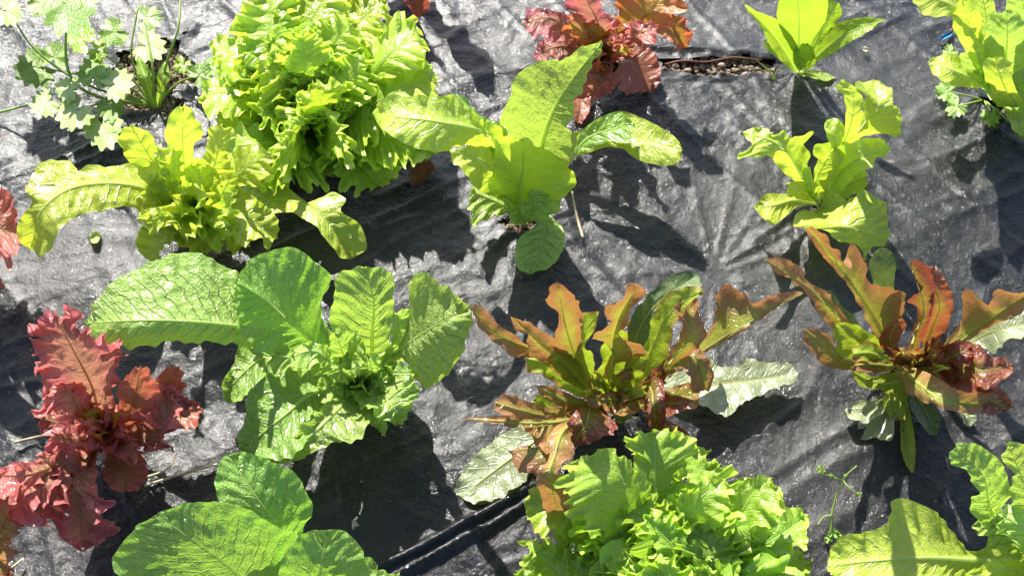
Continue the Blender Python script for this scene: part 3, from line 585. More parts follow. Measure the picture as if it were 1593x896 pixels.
L('curly', [(480,215,3),(380,150,7),(315,148,7)], [(400,130),(350,118),(320,130)], [(400,180),(350,180),(318,170)], ruf=.006, rf=1.8, jag=.3)
L('curly', [(530,215,3),(640,225,5),(680,240,4)], [(600,205),(650,200),(690,225)], [(600,240),(650,250)], ruf=.004, rf=1.8, jag=.3)
L('curly', [(520,200,3),(600,150,7),(675,120,8)], [(570,140),(620,105),(660,100)], [(600,180),(660,165),(680,140)], ruf=.006, rf=1.8, jag=.3)
L('curly', [(520,200,3),(590,100,8),(650,50,9)], [(560,90),(600,40),(640,20)], [(600,130),(660,90),(662,70)], ruf=.006, rf=1.8, jag=.3)

# ---- I: lime leaf lettuce, left
t = thing('leaf_lettuce', P(300, 345, 0), 'loose yellow-lime leaf lettuce with one long leaf reaching left, below the scalloped herb', 'lettuce', 'lettuces planted through the film')
L = lambda *a, **k: leaf(t, NAT, *a, **k)
L('lime', [(300,335,2),(215,292,7),(120,292,9),(65,330,9),(48,388,6)], [(260,290),(220,258),(150,258),(112,263),(108,250),(62,256),(40,295),(48,315),(27,350),(30,375)], [(250,350),(210,322),(165,327),(120,337),(90,362),(68,400)], cup=(.1,-.2), ruf=.002, blist=.002)
L('lime', [(300,335,2),(250,270,7),(203,196,11)], [(220,270),(188,232),(190,205)], [(265,260),(247,235),(232,205)], ruf=.003)
L('lime', [(300,335,2),(285,240,9),(285,166,13)], [(255,260),(262,235),(256,205),(268,175)], [(310,265),(300,235),(318,205),(300,175)], ruf=.003)
L('lime', [(305,335,2),(335,250,8),(345,195,10)], [(310,260),(322,230),(325,200)], [(360,270),(350,240),(365,210)], ruf=.004, rf=1.4)
L('lime', [(310,335,2),(370,270,7),(418,238,9)], [(350,260),(375,228),(405,225)], [(380,290),(400,290),(425,262)], ruf=.004, rf=1.4)
L('lime', [(310,340,2),(370,330,5),(428,372,4)], [(370,300),(400,310),(435,345)], [(350,350),(370,380),(400,372),(415,388)], ruf=.003, rf=1.3)
L('lime', [(300,340,2),(270,365,5),(228,403,4)], [(260,340),(222,350),(212,385)], [(285,380),(262,375),(250,402)], ruf=.004, rf=1.4)
L('lime', [(300,340,2),(310,365,5),(325,392,4)], [(330,355),(350,380)], [(285,370),(300,395)], ruf=.004, rf=1.5)
L('lime', [(310,335,2),(430,310,4),(500,335,5),(548,402,3)], [(400,280),(440,288),(490,320),(515,300),(538,310),(530,328),(560,350),(570,385)], [(420,332),(450,330),(490,352),(515,382),(530,402)], cup=(.1,.1), ruf=.001)
L('lime', [(300,335,2),(230,310,5),(215,345,5)], [(250,290),(215,300)], [(250,340),(235,360)], ruf=.003)
for i in range(20):
    an = random.uniform(-3.3, .3)+(.0 if i < 14 else 3.2); ln = random.uniform(50, 105)
    lob(t, NAT, 'lime', (305+random.uniform(-12, 12), 335, 2), (305+ln*1.05*math.cos(an), 305+ln*.85*math.sin(an), random.uniform(5, 11)), random.uniform(24, 36), 2, .5, random.uniform(-.3, .3), ruf=.006, rf=1.4, ribw=.0015, jag=.15)

for (x, y, h) in [(262,372,4),(285,385,3.5),(345,388,3.5),(375,352,5),(250,335,6),(300,365,6),(330,345,7),(285,335,8),(350,315,8),(320,300,10),(270,305,9),(390,385,3)]:
    lob(t, NAT, 'lime', (305+random.uniform(-8, 8), 318, 3), (x, y, h), random.uniform(24, 34), 2, .4, random.uniform(-.3, .3), ruf=.006, rf=1.5, ribw=.0012, jag=.12, nu=80, nh=12)
# ---- J: red frilly lettuce, left
fr = Frame(0, 440, 1.965)
t = thing('red_leaf_lettuce', zbase(fr, 320, 490), 'crimson frilly lettuce with a yellow-green heart, left of the large romaine', 'lettuce', 'lettuces planted through the film')
L = lambda *a, **k: leaf(t, fr, *a, **{**dict(rib='rib_dark', ribw=.0016, ruf=.007, rf=1.5, jag=.13, blist=.0035, nu=100, nh=16), **k})
L('red_brown', [(340,460,2),(400,380,7),(430,255,12)], [(360,370),(370,310),(400,270)], [(430,420),(480,350),(470,290)], ruf=.002, jag=.2)
L('red_brown', [(350,460,2),(460,370,6),(540,262,9)], [(430,370),(480,290),(510,258)], [(480,410),(560,340),(562,280)], ruf=.002, jag=.2)
L('red_brown', [(360,470,2),(500,420,4),(620,385,4)], [(480,380),(560,350)], [(480,450),(590,440)], ruf=.002, jag=.2)
L('red', [(310,480,2),(285,330,8),(220,200,12),(165,100,14)], [(250,410),(220,330),(140,300),(110,225),(95,150),(110,118)], [(340,380),(345,300),(378,200),(330,180),(260,150),(235,88),(200,100)], blist=.005)
L('red', [(310,480,2),(250,410,7),(200,330,9),(130,330,9)], [(280,350),(220,290),(150,300)], [(230,430),(180,400),(130,395)])
L('red', [(350,480,2),(430,450,5),(500,440,7),(520,330,8)], [(430,400),(480,330),(500,310)], [(440,500),(500,512),(540,400),(590,370)])
L('red', [(345,480,2),(470,400,6),(530,355,8),(610,385,7)], [(460,330),(530,310),(580,360)], [(470,450),(540,430),(570,390)])
L('red_brown', [(330,490,2),(370,560,3),(380,638,2)], [(430,520),(450,580),(425,630)], [(320,560),(310,580),(340,630)], cup=(.1,.1), ruf=.001, jag=.03, blist=.001)
L('red_brown', [(300,480,2),(200,440,4),(110,410,5)], [(220,400),(150,370)], [(220,470),(140,450)])
L('red', [(300,490,2),(230,480,6),(150,470,8)], [(250,440),(180,430)], [(240,520),(170,520)])
L('red', [(300,500,2),(240,570,6),(170,540,7),(120,530,7)], [(240,500),(180,490),(130,510)], [(260,600),(190,590),(130,570)])
L('red', [(300,500,2),(230,600,7),(240,700,6),(250,810,3)], [(290,580),(300,650),(330,740),(320,790)], [(180,580),(190,680),(170,760),(200,790)], blist=.005)
L('red', [(290,500,2),(180,600,7),(130,650,7),(90,740,5)], [(230,600),(200,680),(140,740)], [(150,560),(80,590),(90,680)], blist=.005)
L('red', [(290,500,2),(130,590,8),(30,640,8),(-40,720,5)], [(150,560),(60,560),(-30,600)], [(150,650),(100,720),(30,740)], blist=.005)
L('red', [(290,500,2),(110,580,9),(10,590,9),(-50,590,7)], [(120,540),(20,560)], [(100,620),(20,650),(-30,650)], blist=.004)
L('red', [(330,490,3),(380,500,6),(420,520,6)], [(380,470),(420,480)], [(360,530),(400,545)])
for i in range(20):
    an = random.uniform(0, 6.28); ln = random.uniform(45, 110)
    lob(t, fr, random.choice(['red', 'red_core', 'red_core', 'red']), (325+random.uniform(-15, 15), 475, 2), (325+ln*math.cos(an), 430+ln*.8*math.sin(an), random.uniform(5, 9)), random.uniform(28, 42), 3, .3, random.uniform(-.3, .3), ruf=.005, rf=1.8, jag=.3, rib=None, blist=.004)

# ---- K: romaine at the bottom left
fr = Frame(120, 380, 1.736)
t = thing('romaine_lettuce', zbase(fr, 600, 1060), 'broad rounded deep green romaine lettuce cut off by the bottom edge, below the large romaine', 'lettuce', 'lettuces planted through the film')
L = lambda *a, **k: leaf(t, fr, *a, **k)
L('romaine_deep', [(590,1010,2),(560,800,7),(490,690,9),(410,568,10)], [(520,880),(440,740),(378,680),(375,620),(390,580)], [(650,850),(610,775),(637,715),(590,620),(520,583),(450,560)], ruf=.001, ribw=.002)
L('romaine_deep', [(580,1020,2),(420,880,8),(300,790,11),(215,728,12)], [(460,1010),(250,980),(103,890),(113,820),(160,762)], [(600,940),(600,790),(540,762),(460,715),(380,695),(290,700)], ruf=.001, blist=.0022, nh=16, nu=70)
L('romaine_deep', [(610,1030,2),(650,900,8),(675,774,10)], [(560,990),(545,880),(595,790),(640,772)], [(740,970),(787,890),(755,800),(710,772)], ruf=.001)
L('romaine_deep', [(620,1040,2),(740,940,6),(870,890,7)], [(720,900),(800,880)], [(780,980),(850,930)], ruf=.003)
L('romaine_deep', [(640,1040,2),(770,930,4),(800,850,5)], [(730,920),(770,850)], [(800,930),(805,880)], ruf=.002)
L('romaine_deep', [(590,1050,2),(450,1080,6),(300,1100,7)], [(450,1000),(300,1020)], [(450,1160),(320,1180)], ruf=.002)
L('romaine_deep', [(620,1060,2),(700,1120,6),(800,1180,6)], [(740,1040),(830,1110)], [(660,1160),(740,1220)], ruf=.002)

# ---- M: red frilly lettuce, top
fr = Frame(560, 0, 1.99)
t = thing('red_leaf_lettuce', zbase(fr, 770, 215), 'small pink and orange frilly lettuce at the left end of the gravelly slit', 'lettuce', 'lettuces planted through the film')
L = lambda *a, **k: leaf(t, fr, *a, **{**dict(rib='rib_dark', ribw=.0014, ruf=.004, rf=1.8, jag=.3, blist=.003, nu=70, nh=12), **k})
L('red_brown', [(760,190,2),(840,180,3),(880,230,2),(900,288,1)], [(830,130),(900,150),(930,210),(925,260)], [(800,200),(780,250),(820,292),(870,285)], ruf=.0015, jag=.05, blist=.001)
L('red_brown', [(740,200,1.5),(690,300,1.5),(680,380,1)], [(720,280),(700,370)], [(670,280),(660,360)], ruf=.001, jag=.05)
L('orange', [(780,180,2),(850,90,6),(900,30,8),(960,-40,9)], [(800,100),(780,30),(830,-30)], [(900,110),(960,80),(1010,0)], ruf=.003)
L('orange', [(790,180,2),(900,80,6),(960,80,7),(1015,150,5)], [(880,50),(980,40),(1028,90)], [(900,110),(950,120),(975,150)], ruf=.003)
L('red', [(770,190,2),(850,110,7),(920,90,8)], [(830,70),(900,70)], [(860,140),(910,130)])
L('red', [(770,190,2),(740,80,7),(690,-20,11)], [(700,110),(660,60),(650,-10)], [(780,90),(750,30),(730,-20)])
L('red', [(760,195,2),(650,110,7),(590,60,9),(500,75,9)], [(650,60),(590,28),(530,30)], [(650,150),(590,120),(530,105)])
L('red', [(760,195,2),(670,150,6),(600,150,7),(540,180,6)], [(660,110),(590,110),(550,140)], [(670,180),(620,195),(560,198)])
L('red', [(760,200,2),(740,230,5),(710,300,3)], [(790,240),(750,300)], [(720,200),(670,270),(680,305)])
L('red', [(765,200,2),(760,240,4),(740,305,2)], [(790,240),(770,290)], [(730,240),(720,300)])
L('orange', [(765,190,2),(700,110,8),(640,70,10)], [(690,60),(650,40)], [(670,120),(630,100)])
for i in range(16):
    an = random.uniform(0, 6.28); ln = random.uniform(45, 95)
    lob(t, fr, random.choice(['red', 'orange', 'red_core', 'red']), (760+random.uniform(-15, 15), 185, 2), (745+ln*1.1*math.cos(an), 130+ln*.9*math.sin(an), random.uniform(4, 9)), random.uniform(26, 40), 3, .3, random.uniform(-.3, .3), ruf=.005, rf=1.9, jag=.3, rib=None, blist=.003)

# ---- N: curly endive-like head, bottom
b0 = P(1055, 985, 0)
t = thing('curly_lettuce', b0, 'green curly lettuce head with ragged frilled margins cut off by the bottom edge', 'lettuce', 'lettuces planted through the film')
head(t, b0, 'curly_deep', [(6, .078, .070, .060, 0, .010, .008), (5, .048, .080, .05, 15, .008, .0075), (4, .02, .085, .038, 60, .007, .0065)], k1=3, k2=12, jag=.10, nf=300, nr=34, curl=.004, knob=.45)
frilled(t, 'curly_deep', (1055, 975), [(800,895,3),(818,840,4),(850,800,5),(905,745,6.5),(1060,690,6.5),(1125,765,6),(1185,750,6),(1215,775,5.5),(1258,815,4.5),(1262,875,3.5),(1000,800,8),(1085,800,7.5),(1140,840,6),(930,835,6),(1040,870,8),(1100,880,7),(980,880,7),(1190,860,4.5),(880,880,5),(1060,760,7),(960,770,7.5)], 58, ruf=.0055, rf=1.6, jag=.38)
L = lambda *a, **k: leaf(t, NAT, *a, **{**dict(ruf=.004, rf=1.3, jag=.22, nu=80, nh=14), **k})
L('curly_deep', [(1030,910,3),(985,800,7),(965,740,9),(900,715,9)], [(900,800),(875,760),(880,725)], [(1020,800),(1005,745),(960,700),(925,702)], ruf=.0025)
L('curly_deep', [(1040,910,3),(1020,760,7),(1020,700,8),(1010,672,8)], [(985,760),(990,710),(975,680)], [(1060,760),(1060,720),(1075,690),(1045,668)])
L('curly_deep', [(1030,910,3),(900,800,6),(840,790,6),(815,780,5)], [(900,760),(850,740),(820,770)], [(900,840),(850,830),(822,810)])
L('curly_deep', [(1080,910,3),(1150,800,7),(1180,760,8),(1215,762,8)], [(1110,790),(1150,750),(1190,742)], [(1170,840),(1200,810),(1220,790)])
L('curly_deep', [(1080,910,3),(1200,840,6),(1258,800,6)], [(1180,800),(1230,790)], [(1200,880),(1250,850)])
L('curly_deep', [(1060,910,3),(1080,790,8),(1130,745,9)], [(1050,800),(1090,745)], [(1110,830),(1140,780)])

# ---- O: lime lettuce, bottom right
fr = Frame(1150, 350, 1.641)
t = thing('leaf_lettuce', zbase(fr, 760, 890), 'smooth lime green lettuce with a broad wavy leaf lying left, in the bottom right corner', 'lettuce', 'lettuces planted through the film')
L = lambda *a, **k: leaf(t, fr, *a, **k)
L('lime', [(770,870,1.5),(600,856,4),(450,850,6),(225,870,6)], [(680,800),(600,832),(555,802),(525,750),(450,706),(395,703),(360,772),(260,793),(240,822)], [(650,900),(500,940),(350,950),(250,930)], cup=(.25,.2), ruf=.0025, nh=16, ribw=.003)
L('romaine', [(750,880,1.5),(650,740,6),(625,640,9),(550,570,11)], [(650,790),(595,740),(603,680),(590,640),(540,600)], [(700,780),(660,755),(693,680),(670,610),(620,565),(580,554)], ruf=.0025)
L('romaine', [(770,870,1.5),(740,700,8),(690,558,12)], [(700,760),(690,690),(702,640),(668,590)], [(790,700),(780,600),(730,556)], ruf=.0025)
L('romaine', [(770,880,1.5),(690,800,5),(610,725,6)], [(680,760),(640,720)], [(650,820),(610,780)], ruf=.004, rf=1.4)
L('romaine', [(770,880,1.5),(730,790,7),(670,735,8)], [(740,740),(690,715)], [(690,800),(660,770)], ruf=.004, rf=1.4)
L('lime', [(770,890,1.5),(660,880,5),(600,930,6)], [(680,850),(600,880)], [(680,930),(630,960)], ruf=.003)
for i, (x, y) in enumerate([(880,760),(900,880),(860,1000),(760,1030),(680,990)]):
    lob(t, fr, 'lime', (770, 885, 1.5), (x, y, 7), 60, 2, .3, .1, ruf=.004, ribw=.002)

# ---- plants only just in view
t = thing('red_leaf_lettuce', P(-95, 385, 0), 'dark red lettuce leaf edge poking in at the left border, halfway up', 'lettuce', 'lettuces planted through the film')
L = lambda *a, **k: leaf(t, NAT, *a, **{**dict(rib='rib_dark', ribw=.0014, ruf=.004, rf=1.5, jag=.15, blist=.003), **k})
L('red', [(-95,375,2),(-30,350,6),(34,365,5)], [(-40,300),(15,305)], [(-40,400),(20,405)])
L('red', [(-95,375,2),(-110,300,6),(-120,240,7)], [(-160,310),(-160,260)], [(-70,310),(-80,260)])
L('red_brown', [(-95,375,2),(-50,420,5),(-20,470,4)], [(-40,400),(0,440)], [(-90,430),(-60,480)])
for x, y, h in [(-30,230,13),(-60,200,14),(-100,180,14),(-20,290,10),(-150,250,13),(-160,380,9),(-10,200,12)]:
    lob(t, NAT, 'red', (-95, 380, 2), (x, y, h), 50, 3, .3, .1, rib='rib_dark', ruf=.004, jag=.15)
t = thing('red_leaf_lettuce', P(-75, 900, 0), 'orange-red lettuce leaf poking in at the bottom left corner', 'lettuce', 'lettuces planted through the film')
L('orange', [(-75,890,2),(-20,860,6),(14,790,9)], [(-50,820),(-10,780)], [(0,900),(22,840)])
L('orange', [(-75,890,2),(-20,900,5),(22,910,5)], [(-20,870),(15,870)], [(-20,950),(20,950)])
L('red', [(-75,890,2),(-120,800,6),(-140,740,7)], [(-160,820),(-180,760)], [(-90,800),(-100,750)])
t = thing('red_leaf_lettuce', P(620, -35, 0), 'dark red lettuce whose drooping leaf tip shows at the top edge by the curly head', 'lettuce', 'lettuces planted through the film')
L('red_brown', [(620,-50,2),(640,-20,5),(655,27,3)], [(655,-20),(668,10)], [(630,0),(640,22)], ruf=.002)
L('red', [(620,-50,2),(600,-110,6),(590,-150,7)], [(560,-100),(560,-140)], [(640,-100),(630,-140)])
L('red', [(620,-50,2),(680,-70,6),(730,-60,7)], [(670,-100),(720,-90)], [(680,-40),(720,-30)])

# ---- herb, top left
t = thing('coriander_plant', P(240, 172, 0), 'scalloped pale-leaved herb with thin stalks growing from the gravelly hole at the top left', 'herb')
root = (240, 168, .3)
HL = [  # leaflet x, y, radius, direction, height, material
    (72,160,30,2.6,5,'herb_pale'), (118,172,38,2.4,5.5,'herb_pale'), (160,198,40,1.4,5,'herb_pale'), (108,140,26,-2.8,5.5,'herb_pale'),
    (145,118,34,-1.5,6,'herb'), (178,132,34,-.4,6,'herb_pale'), (60,105,42,2.9,5,'herb'), (85,90,28,-1.2,5.5,'herb'),
    (105,2,62,1.57,12,'herb'), (10,18,30,.6,10,'herb_pale'), (65,4,28,2.3,11,'herb_pale'), (128,62,30,-2.6,7,'spinach'), (150,78,22,.6,6,'spinach'),
    (180,50,30,2.6,7,'herb'), (228,30,28,-.2,7,'herb_pale'), (228,72,34,.2,6,'herb_pale'), (310,118,26,-.6,3,'herb'),
    (328,104,20,.3,3,'herb'), (285,100,18,2.2,3,'spinach'), (170,165,30,.9,5,'herb')]
for i, (x, y, r, an, h, mt) in enumerate(HL):
    r *= .84; h = min(h, 3.5) if x > 195 else h
    palm(t, mt, (x, y), root, r, an, h, seed=i+40)
    if i in (1, 4, 6, 12, 16, 18):
        stalk(t, [root, ((240+x)/2, (168+y)/2-12, h*.7), (x, y, h)], .0016, .0009)
stalk(t, [(235,165,.4), (150,150,3), (106,110,6), (104,0,12)], .0022, .0014)
stalk(t, [(235,165,.4), (130,130,4), (55,78,7), (15,20,10)], .0018, .0011)
stalk(t, [(238,166,.4), (238,110,5), (225,30,7)], .0018, .001)
stalk(t, [(242,166,.4), (262,90,6), (278,40,9), (280,-20,10)], .0018, .001)
stalk(t, [(238,166,.4), (205,90,6), (215,10,9)], .0016, .001)
stalk(t, [(-20,180,1), (20,170,2.5), (52,162,4.5)], .0017, .0011)
lob(t, NAT, 'spinach', (242,170,.5), (215,88,4), 14, 2, .3, ruf=.001, ribw=.0015)
lob(t, NAT, 'spinach', (246,168,.5), (258,95,4), 13, 2, .3, ruf=.001, ribw=.0015)

# ---- grass sprout beside the pointed-leaf plant
fr = Frame(1100, 0, 1.992)
t = thing('grass_seedling', zbase(fr, 208, 254), 'tiny two-bladed green grass sprout beside the pointed-leaf plant', 'seedling')
for pts in ([(207,252,.3),(190,220,1.2),(152,188,2)], [(209,252,.3),(215,225,1.2),(236,204,2)]):
    p = fr(pts); stalk(t, p, .0013, .0004, name='blade')

# ---- weed sprig, lower right
fr = Frame(1150, 350, 1.641)
t = thing('weed_sprig', zbase(fr, 236, 800), 'thin forked weed sprig with tiny buds on the film, above the bottom right lettuce', 'weed')
stalk(t, fr([(232,808,.6),(238,730,2),(265,650,4),(300,614,5)]), .0013, .0005)
stalk(t, fr([(265,652,4),(235,642,4.5),(203,630,5)]), .0008, .0004)
stalk(t, fr([(265,652,4),(285,675,4),(306,688,3.6)]), .0008, .0004)
stalk(t, fr([(238,740,1.8),(215,745,2),(200,765,2)]), .0008, .0004)
for i, (x, y, r, h) in enumerate([(210,622,9,5),(305,686,6,3.6),(235,640,5,4.6),(240,785,11,1.5),(228,800,9,1.2),(272,640,5,4.2),(250,790,8,1.3)]):
    c = fr([(x, y)])[0]; palm(t, 'herb', c, None, r/1.641*1.3, random.uniform(0, 6), h, seed=90+i, name='bud')
#@@END PLANTS

# ------------------------------------------------------------------ film, soil, bits
def seg_dist(X, Y, pts):
    d = np.full(X.shape, 9.0); 
    for (a, b) in zip(pts[:-1], pts[1:]):
        ab = b-a; tt = np.clip(((X-a[0])*ab[0]+(Y-a[1])*ab[1])/(ab@ab), 0, 1)
        d = np.minimum(d, np.hypot(X-a[0]-tt*ab[0], Y-a[1]-tt*ab[1]))
    return d
def gp(pts): return [P(x, y, 0)[:2] for x, y in pts]
def axis(lo, hi, step, far, n):
    e = np.geomspace(.02, far, n); return np.r_[(lo-e)[::-1], np.arange(lo, hi, step), hi+e]
xs = axis(-.78, .78, .0034, 2.4, 26); ys = axis(-.42, .55, .0034, 2.2, 26)
X, Y = np.meshgrid(xs, ys)
Z = .006*fbm(X*5, Y*5, 3, 2) + .0028*fbm(X*22+4, Y*26, 9, 3)
# diagonal stretch creases of the film
ca, sa = math.cos(R_(32)), math.sin(R_(32)); Uc = X*ca+Y*sa; Vc = -X*sa+Y*ca
cre = 1-np.abs(fbm(Uc*3.2, Vc*24, 21, 2))*2.6
Z += .0042*np.clip(cre, 0, 1)**5*(vnoise(X*6, Y*6, 5)+.5)
c2, s2 = math.cos(R_(-58)), math.sin(R_(-58)); U2 = X*c2+Y*s2; V2 = -X*s2+Y*c2
cre = 1-np.abs(fbm(U2*2.6+4, V2*15, 51, 2))*2.8
Z += .0030*np.clip(cre, 0, 1)**6
cre = 1-np.abs(fbm(Uc*30+7, Vc*34, 31, 3))*2.4
Z += .0011*np.clip(cre, 0, 1)**3
# radial tension creases
for (x, y, am, k, rr) in [(1110,425,.0030,13,.16), (1215,300,.0018,10,.12), (345,640,.002,11,.12), (820,345,.002,9,.1)]:
    c = P(x, y, 0); dx, dy = X-c[0], Y-c[1]; r = np.hypot(dx, dy); th = np.arctan2(dy, dx)
    Z += am*(1-np.abs(np.sin(th*k/2+2*np.sin(th*2+x))))**2.5*np.exp(-(r/rr)**2)*np.clip(r/.015, 0, 1)*.7 - .005*np.exp(-(r/.02)**2)
# single long folds
for pts, am, w in [([(560,905),(700,838),(830,765)], .010, .0045), ([(600,910),(760,828),(850,770)], .008, .0035), ([(675,560),(720,566),(780,574)], .004, .003), ([(690,572),(770,582)], .003, .002),
                   ([(1290,470),(1340,560)], .003, .006), ([(0,610),(60,600),(130,612)], .004, .004), ([(1000,80),(1210,92)], .006, .006), ([(530,760),(545,845)], .003, .003), ([(1170,380),(1240,330),(1330,290)], .004, .006), ([(1130,410),(1230,360)], .003, .003)]:
    Z += am*np.exp(-(seg_dist(X, Y, gp(pts))/w)**2)
# holes: (x, y, radius x, radius y) in photo pixels, ragged
holes = [(238, 118, 74, 80), (1118, 112, 100, 24), (490, 218, 34, 28), (812, 348, 30, 22), (1272, 321, 24, 17), (545, 603, 38, 28), (950, 643, 35, 22), (1412, 593, 32, 21), (300, 348, 30, 21), (165, 693, 32, 21), (1050, 881, 35, 25), (947, 111, 35, 20), (1552, 171, 30, 20), (1613, 895, 35, 22), (465, 993, 35, 22)]
mask = np.zeros(X.shape, bool); lip = np.zeros(X.shape)
for i, (x, y, rx, ry) in enumerate(holes):
    c = P(x, y, 0); sx = rx*PXM*1.02; sy = ry*PXM/math.sin(PITCH)
    a = np.arctan2((Y-c[1])/sy, (X-c[0])/sx)
    q = np.hypot((X-c[0])/sx, (Y-c[1])/sy)*(1+.36*fbm(np.cos(a)*2.6+i, np.sin(a)*2.6, i, 4)+.5*vnoise(X*70, Y*70, i))
    mask |= q < 1; lip = np.maximum(lip, np.exp(-((q-1.0)/.22)**2)*min(1, rx/60))
Z += lip*.0025*(1+fbm(X*60, Y*60, 8, 2))
inside = (np.abs(X) < 1.0) & (np.abs(Y) < .8)
Z = np.maximum(Z+.0045, .0005)
far = np.maximum(np.abs(X)/2.6, np.abs(Y)/2.2)
nyy, nxx = X.shape
F = gridfaces(nyy, nxx); mf = mask.ravel()
keep = ~(mf[F].all(axis=1)); F = F[keep]
film = mesh_obj('mulch_film', np.stack([X, Y, Z], 2).reshape(-1, 3), F, M['film'])
tag(film, 'black shiny crinkled plastic mulch film stretched over the whole bed', 'plastic film')

# ground: one sheet of soil to the horizon, gently rough near the bed
gx = axis(-.8, .8, .02, 60, 22); gy = axis(-.5, .6, .02, 60, 22); GX, GY = np.meshgrid(gx, gy)
GZ = -.007+.003*fbm(GX*14, GY*14, 2, 3)*(np.hypot(GX, GY) < 3)
g = mesh_obj('ground', np.stack([GX, GY, GZ], 2).reshape(-1, 3), gridfaces(*GX.shape), M['soil']); g['kind'] = 'structure'

ICO_V = None
def ico():
    import bmesh
    bm = bmesh.new(); bmesh.ops.create_icosphere(bm, subdivisions=1, radius=1)
    v = np.array([p.co[:] for p in bm.verts]); f = np.array([[q.index for q in fc.verts] for fc in bm.faces]); bm.free(); return v, f
iv, if_ = ico()
def crumbs(name, regions, n, lab, cat, zl=-.006, sm=1.0):
    Vs, Fs = [], []; k = 0
    for (x, y, rx, ry, m) in regions:
        for _ in range(m):
            a = random.uniform(0, 6.28); r = math.sqrt(random.random())
            c = P(x+rx*r*math.cos(a), y+ry*r*math.sin(a), 0)
            s = random.choice([.0012, .0016, .002, .0025, .0035, .0048])*random.uniform(.7, 1.25)*sm
            c[2] = zl+random.uniform(0, .006)
            v = iv*(1+.35*(rng.random((len(iv), 1))-.5))*s*np.array([1, random.uniform(.6, 1), random.uniform(.5, .9)])
            th = random.uniform(0, 6.28); rot = np.array([[math.cos(th), -math.sin(th), 0], [math.sin(th), math.cos(th), 0], [0, 0, 1]])
            Vs.append(v@rot.T+c); Fs.append(if_+k); k += len(iv)
    o = mesh_obj(name, np.vstack(Vs), np.vstack(Fs), M['grit'], smooth=False)
    tag(o, lab, cat, kind='stuff'); return o
crumbs('soil_grit', [(796,448,900,560,420), (1160,140,60,40,50), (240,120,130,120,70)], 0, 'fine pale soil grit splashed over the black film', 'soil', .0035, .33)
crumbs('soil_crumbs', [(238,118,68,78,1700), (1118,112,100,22,800)]+[(hx, hy, hrx*1.05, hry*1.2, 60) for hx, hy, hrx, hry in holes[2:]], 0, 'light brown gritty soil crumbs showing through the holes in the black film', 'soil')
def pebble(x, y, r, label, cat='stone', mat='stone', name='pebble', group='stones in the soil holes'):
    c = P(x, y, 0); v = iv*(1+.25*(rng.random((len(iv), 1))-.5))*r*np.array([1.15, .9, .7])+c+np.array([0, 0, .002])
    o = mesh_obj(name, v, if_, M[mat], origin=c)
    s = o.modifiers.new('smooth', 'SUBSURF'); s.levels = s.render_levels = 1
    return tag(o, label, cat, group)
pebble(1162, 120, .0085, 'pinkish rounded stone, the largest in the gravelly slit left of the pointed-leaf plant')
pebble(1122, 104, .0055, 'small stone in the middle of the gravelly slit', )
pebble(1070, 112, .005, 'small stone at the left end of the gravelly slit')
pebble(206, 92, .0065, 'pale pebble at the left rim of the gravelly hole under the herb')

# dead leaf, straw and threads
def flat_leaf(name, pts, h, mat, label, cat):
    c = P(*pts[0][:2], 0)
    o = leaf(None, NAT, 'red_brown', pts[0], pts[1], pts[2], rib=None, ruf=.001)
    return o
def blade_thing(name, spine, a, b, mat, label, cat):
    sp = np.array(spine, float); c = P(sp[0, 0], sp[0, 1], 0)
    S = catmull(np.c_[sp[:, :2], sp[:, 2]*.01], 16); A = catmull(np.vstack([sp[:1, :2], a, sp[-1:, :2]]), 16); B = catmull(np.vstack([sp[:1, :2], b, sp[-1:, :2]]), 16)
    v = np.linspace(-1, 1, 7); E = np.where((v < 0)[None, :, None], A[:, None, :], B[:, None, :])
    q = S[:, None, :2]*(1-np.abs(v))[None, :, None]+E*np.abs(v)[None, :, None]
    hh = S[:, None, 2]+.004*np.abs(v)[None, :]**2+.0015*vnoise(q[:, :, 0]*.2, q[:, :, 1]*.2, 3)
    G = P(q[:, :, 0], q[:, :, 1], np.maximum(hh, .006))
    o = mesh_obj(name, G.reshape(-1, 3), gridfaces(16, 7), M[mat], origin=c); return tag(o, label, cat)
blade_thing('dead_leaf', [(652,250,2),(655,270,1.4),(642,292,.8)], [(668,250),(676,262),(660,282)], [(640,248),(637,268),(638,284)], 'deadleaf', 'withered reddish brown leaf on the film beside the yellow-green curly head', 'dead leaf')
blade_thing('blue_scrap', [(1462,64,.8),(1470,57,.9),(1482,50,.8)], [(1472,60),(1480,55)], [(1466,56),(1474,52)], 'blue', 'tiny bright blue scrap of plastic on the film near the top right romaine', 'plastic scrap')
blade_thing('plant_fragment', [(1341,74,.8),(1346,77,.9),(1351,78,.8)], [(1345,73),(1350,74)], [(1343,79),(1348,81)], 'petal', 'pale dry fragment lying in the shadow right of the pointed-leaf plant', 'plant scrap')
blade_thing('plant_fragment', [(139,370,.8),(148,370,1.2),(157,366,.9)], [(143,378),(152,377)], [(143,362),(152,360)], 'stem', 'small round green leaf scrap on the film under the long lime leaf at left', 'plant scrap')
def thread(name, pts, r0, r1, mat, label, cat):
    s = catmull(np.array(pts, float), 24); c = P(s[:, 0], s[:, 1], s[:, 2]*.01+.003); o0 = P(pts[0][0], pts[0][1], 0)
    V, F = tube(c, np.linspace(r0, r1, 24), 6); o = mesh_obj(name, V, F, M[mat], origin=o0); return tag(o, label, cat)
thread('straw', [(890,298,2.5),(897,335,1),(907,371,.6)], .0011, .0016, 'straw', 'pale dry straw hanging below the right side of the young romaine', 'straw')
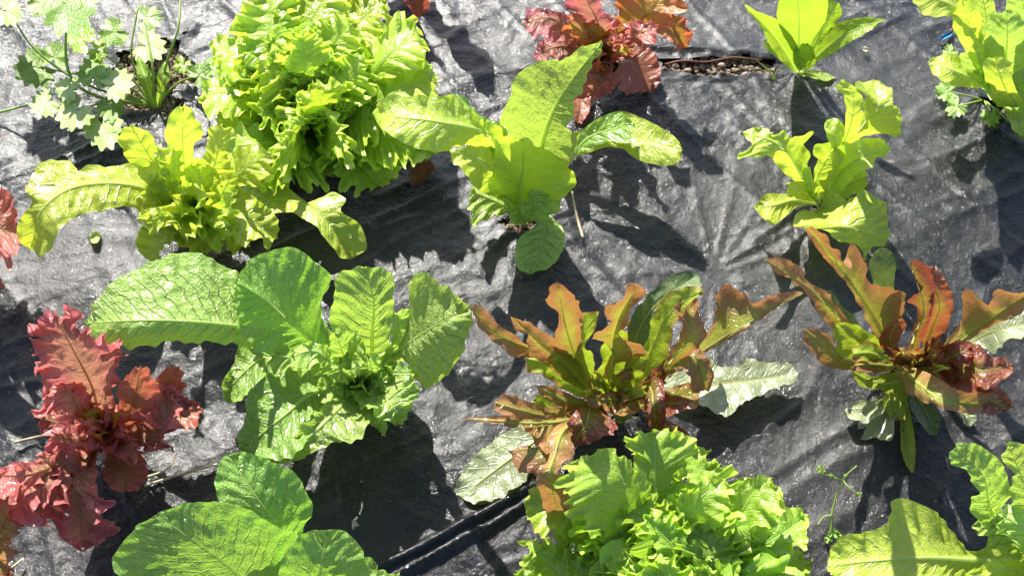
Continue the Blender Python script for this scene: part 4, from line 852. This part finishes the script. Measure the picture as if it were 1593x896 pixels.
thread('straw', [(22,688,1.2),(55,680,1),(80,675,2.5),(118,672,4)], .0013, .0009, 'straw', 'pale dry stalk sticking out left from the crimson frilly lettuce', 'straw')
thread('straw', [(140,665,7),(139,630,9.5),(148,590,11)], .0011, .0007, 'straw', 'dry bent stalk standing in the crimson frilly lettuce', 'straw')
thread('twig', [(228,742,.8),(262,728,.9),(272,705,1.2)], .0012, .0006, 'straw', 'thin brown twig beside the crimson frilly lettuce, on its right', 'twig')
thread('twig', [(225,755,.7),(280,738,.8),(338,722,.7)], .0013, .001, 'straw', 'long pale twig between the crimson frilly lettuce and the broad rounded romaine', 'twig')
thread('twig', [(1034,101,.5),(1062,95,1.1),(1098,97,.7),(1140,90,1.0),(1184,94,.6)], .0013, .0009, 'deadleaf', 'thin dark twig lying along the gravelly slit in the film', 'twig')
thread('straw', [(10,888,1),(22,880,1.4),(36,868,1)], .0012, .001, 'straw', 'short pale straw bit in the bottom left corner', 'straw')

# ------------------------------------------------------------------ light
ltos = Vector((-.36, 1.15, 1.0)).normalized()           # direction towards the sun
elev = math.asin(ltos.z); azi = math.atan2(ltos.x, ltos.y)
sd = bpy.data.lights.new('sun', 'SUN'); sd.energy = 5.0; sd.angle = R_(.5); sd.color = (1, .965, .90)
so = bpy.data.objects.new('sun', sd); COL.objects.link(so); so.rotation_euler = ltos.to_track_quat('Z', 'Y').to_euler()
w = bpy.data.worlds.new('World'); scene.world = w; w.use_nodes = True
nt = w.node_tree; bg = nt.nodes['Background']; sk = nt.nodes.new('ShaderNodeTexSky'); sk.sky_type = 'NISHITA'; sk.sun_disc = False
sk.sun_elevation = elev; sk.sun_rotation = azi; nt.links.new(sk.outputs[0], bg.inputs[0]); bg.inputs[1].default_value = .085
vs = scene.view_settings; vs.view_transform = 'Standard'; vs.look = 'None'; vs.gamma = 1; vs.use_curve_mapping = False; vs.exposure = 1.27
scene.cycles.max_bounces = 8; scene.cycles.transmission_bounces = 6; scene.cycles.sample_clamp_indirect = 6
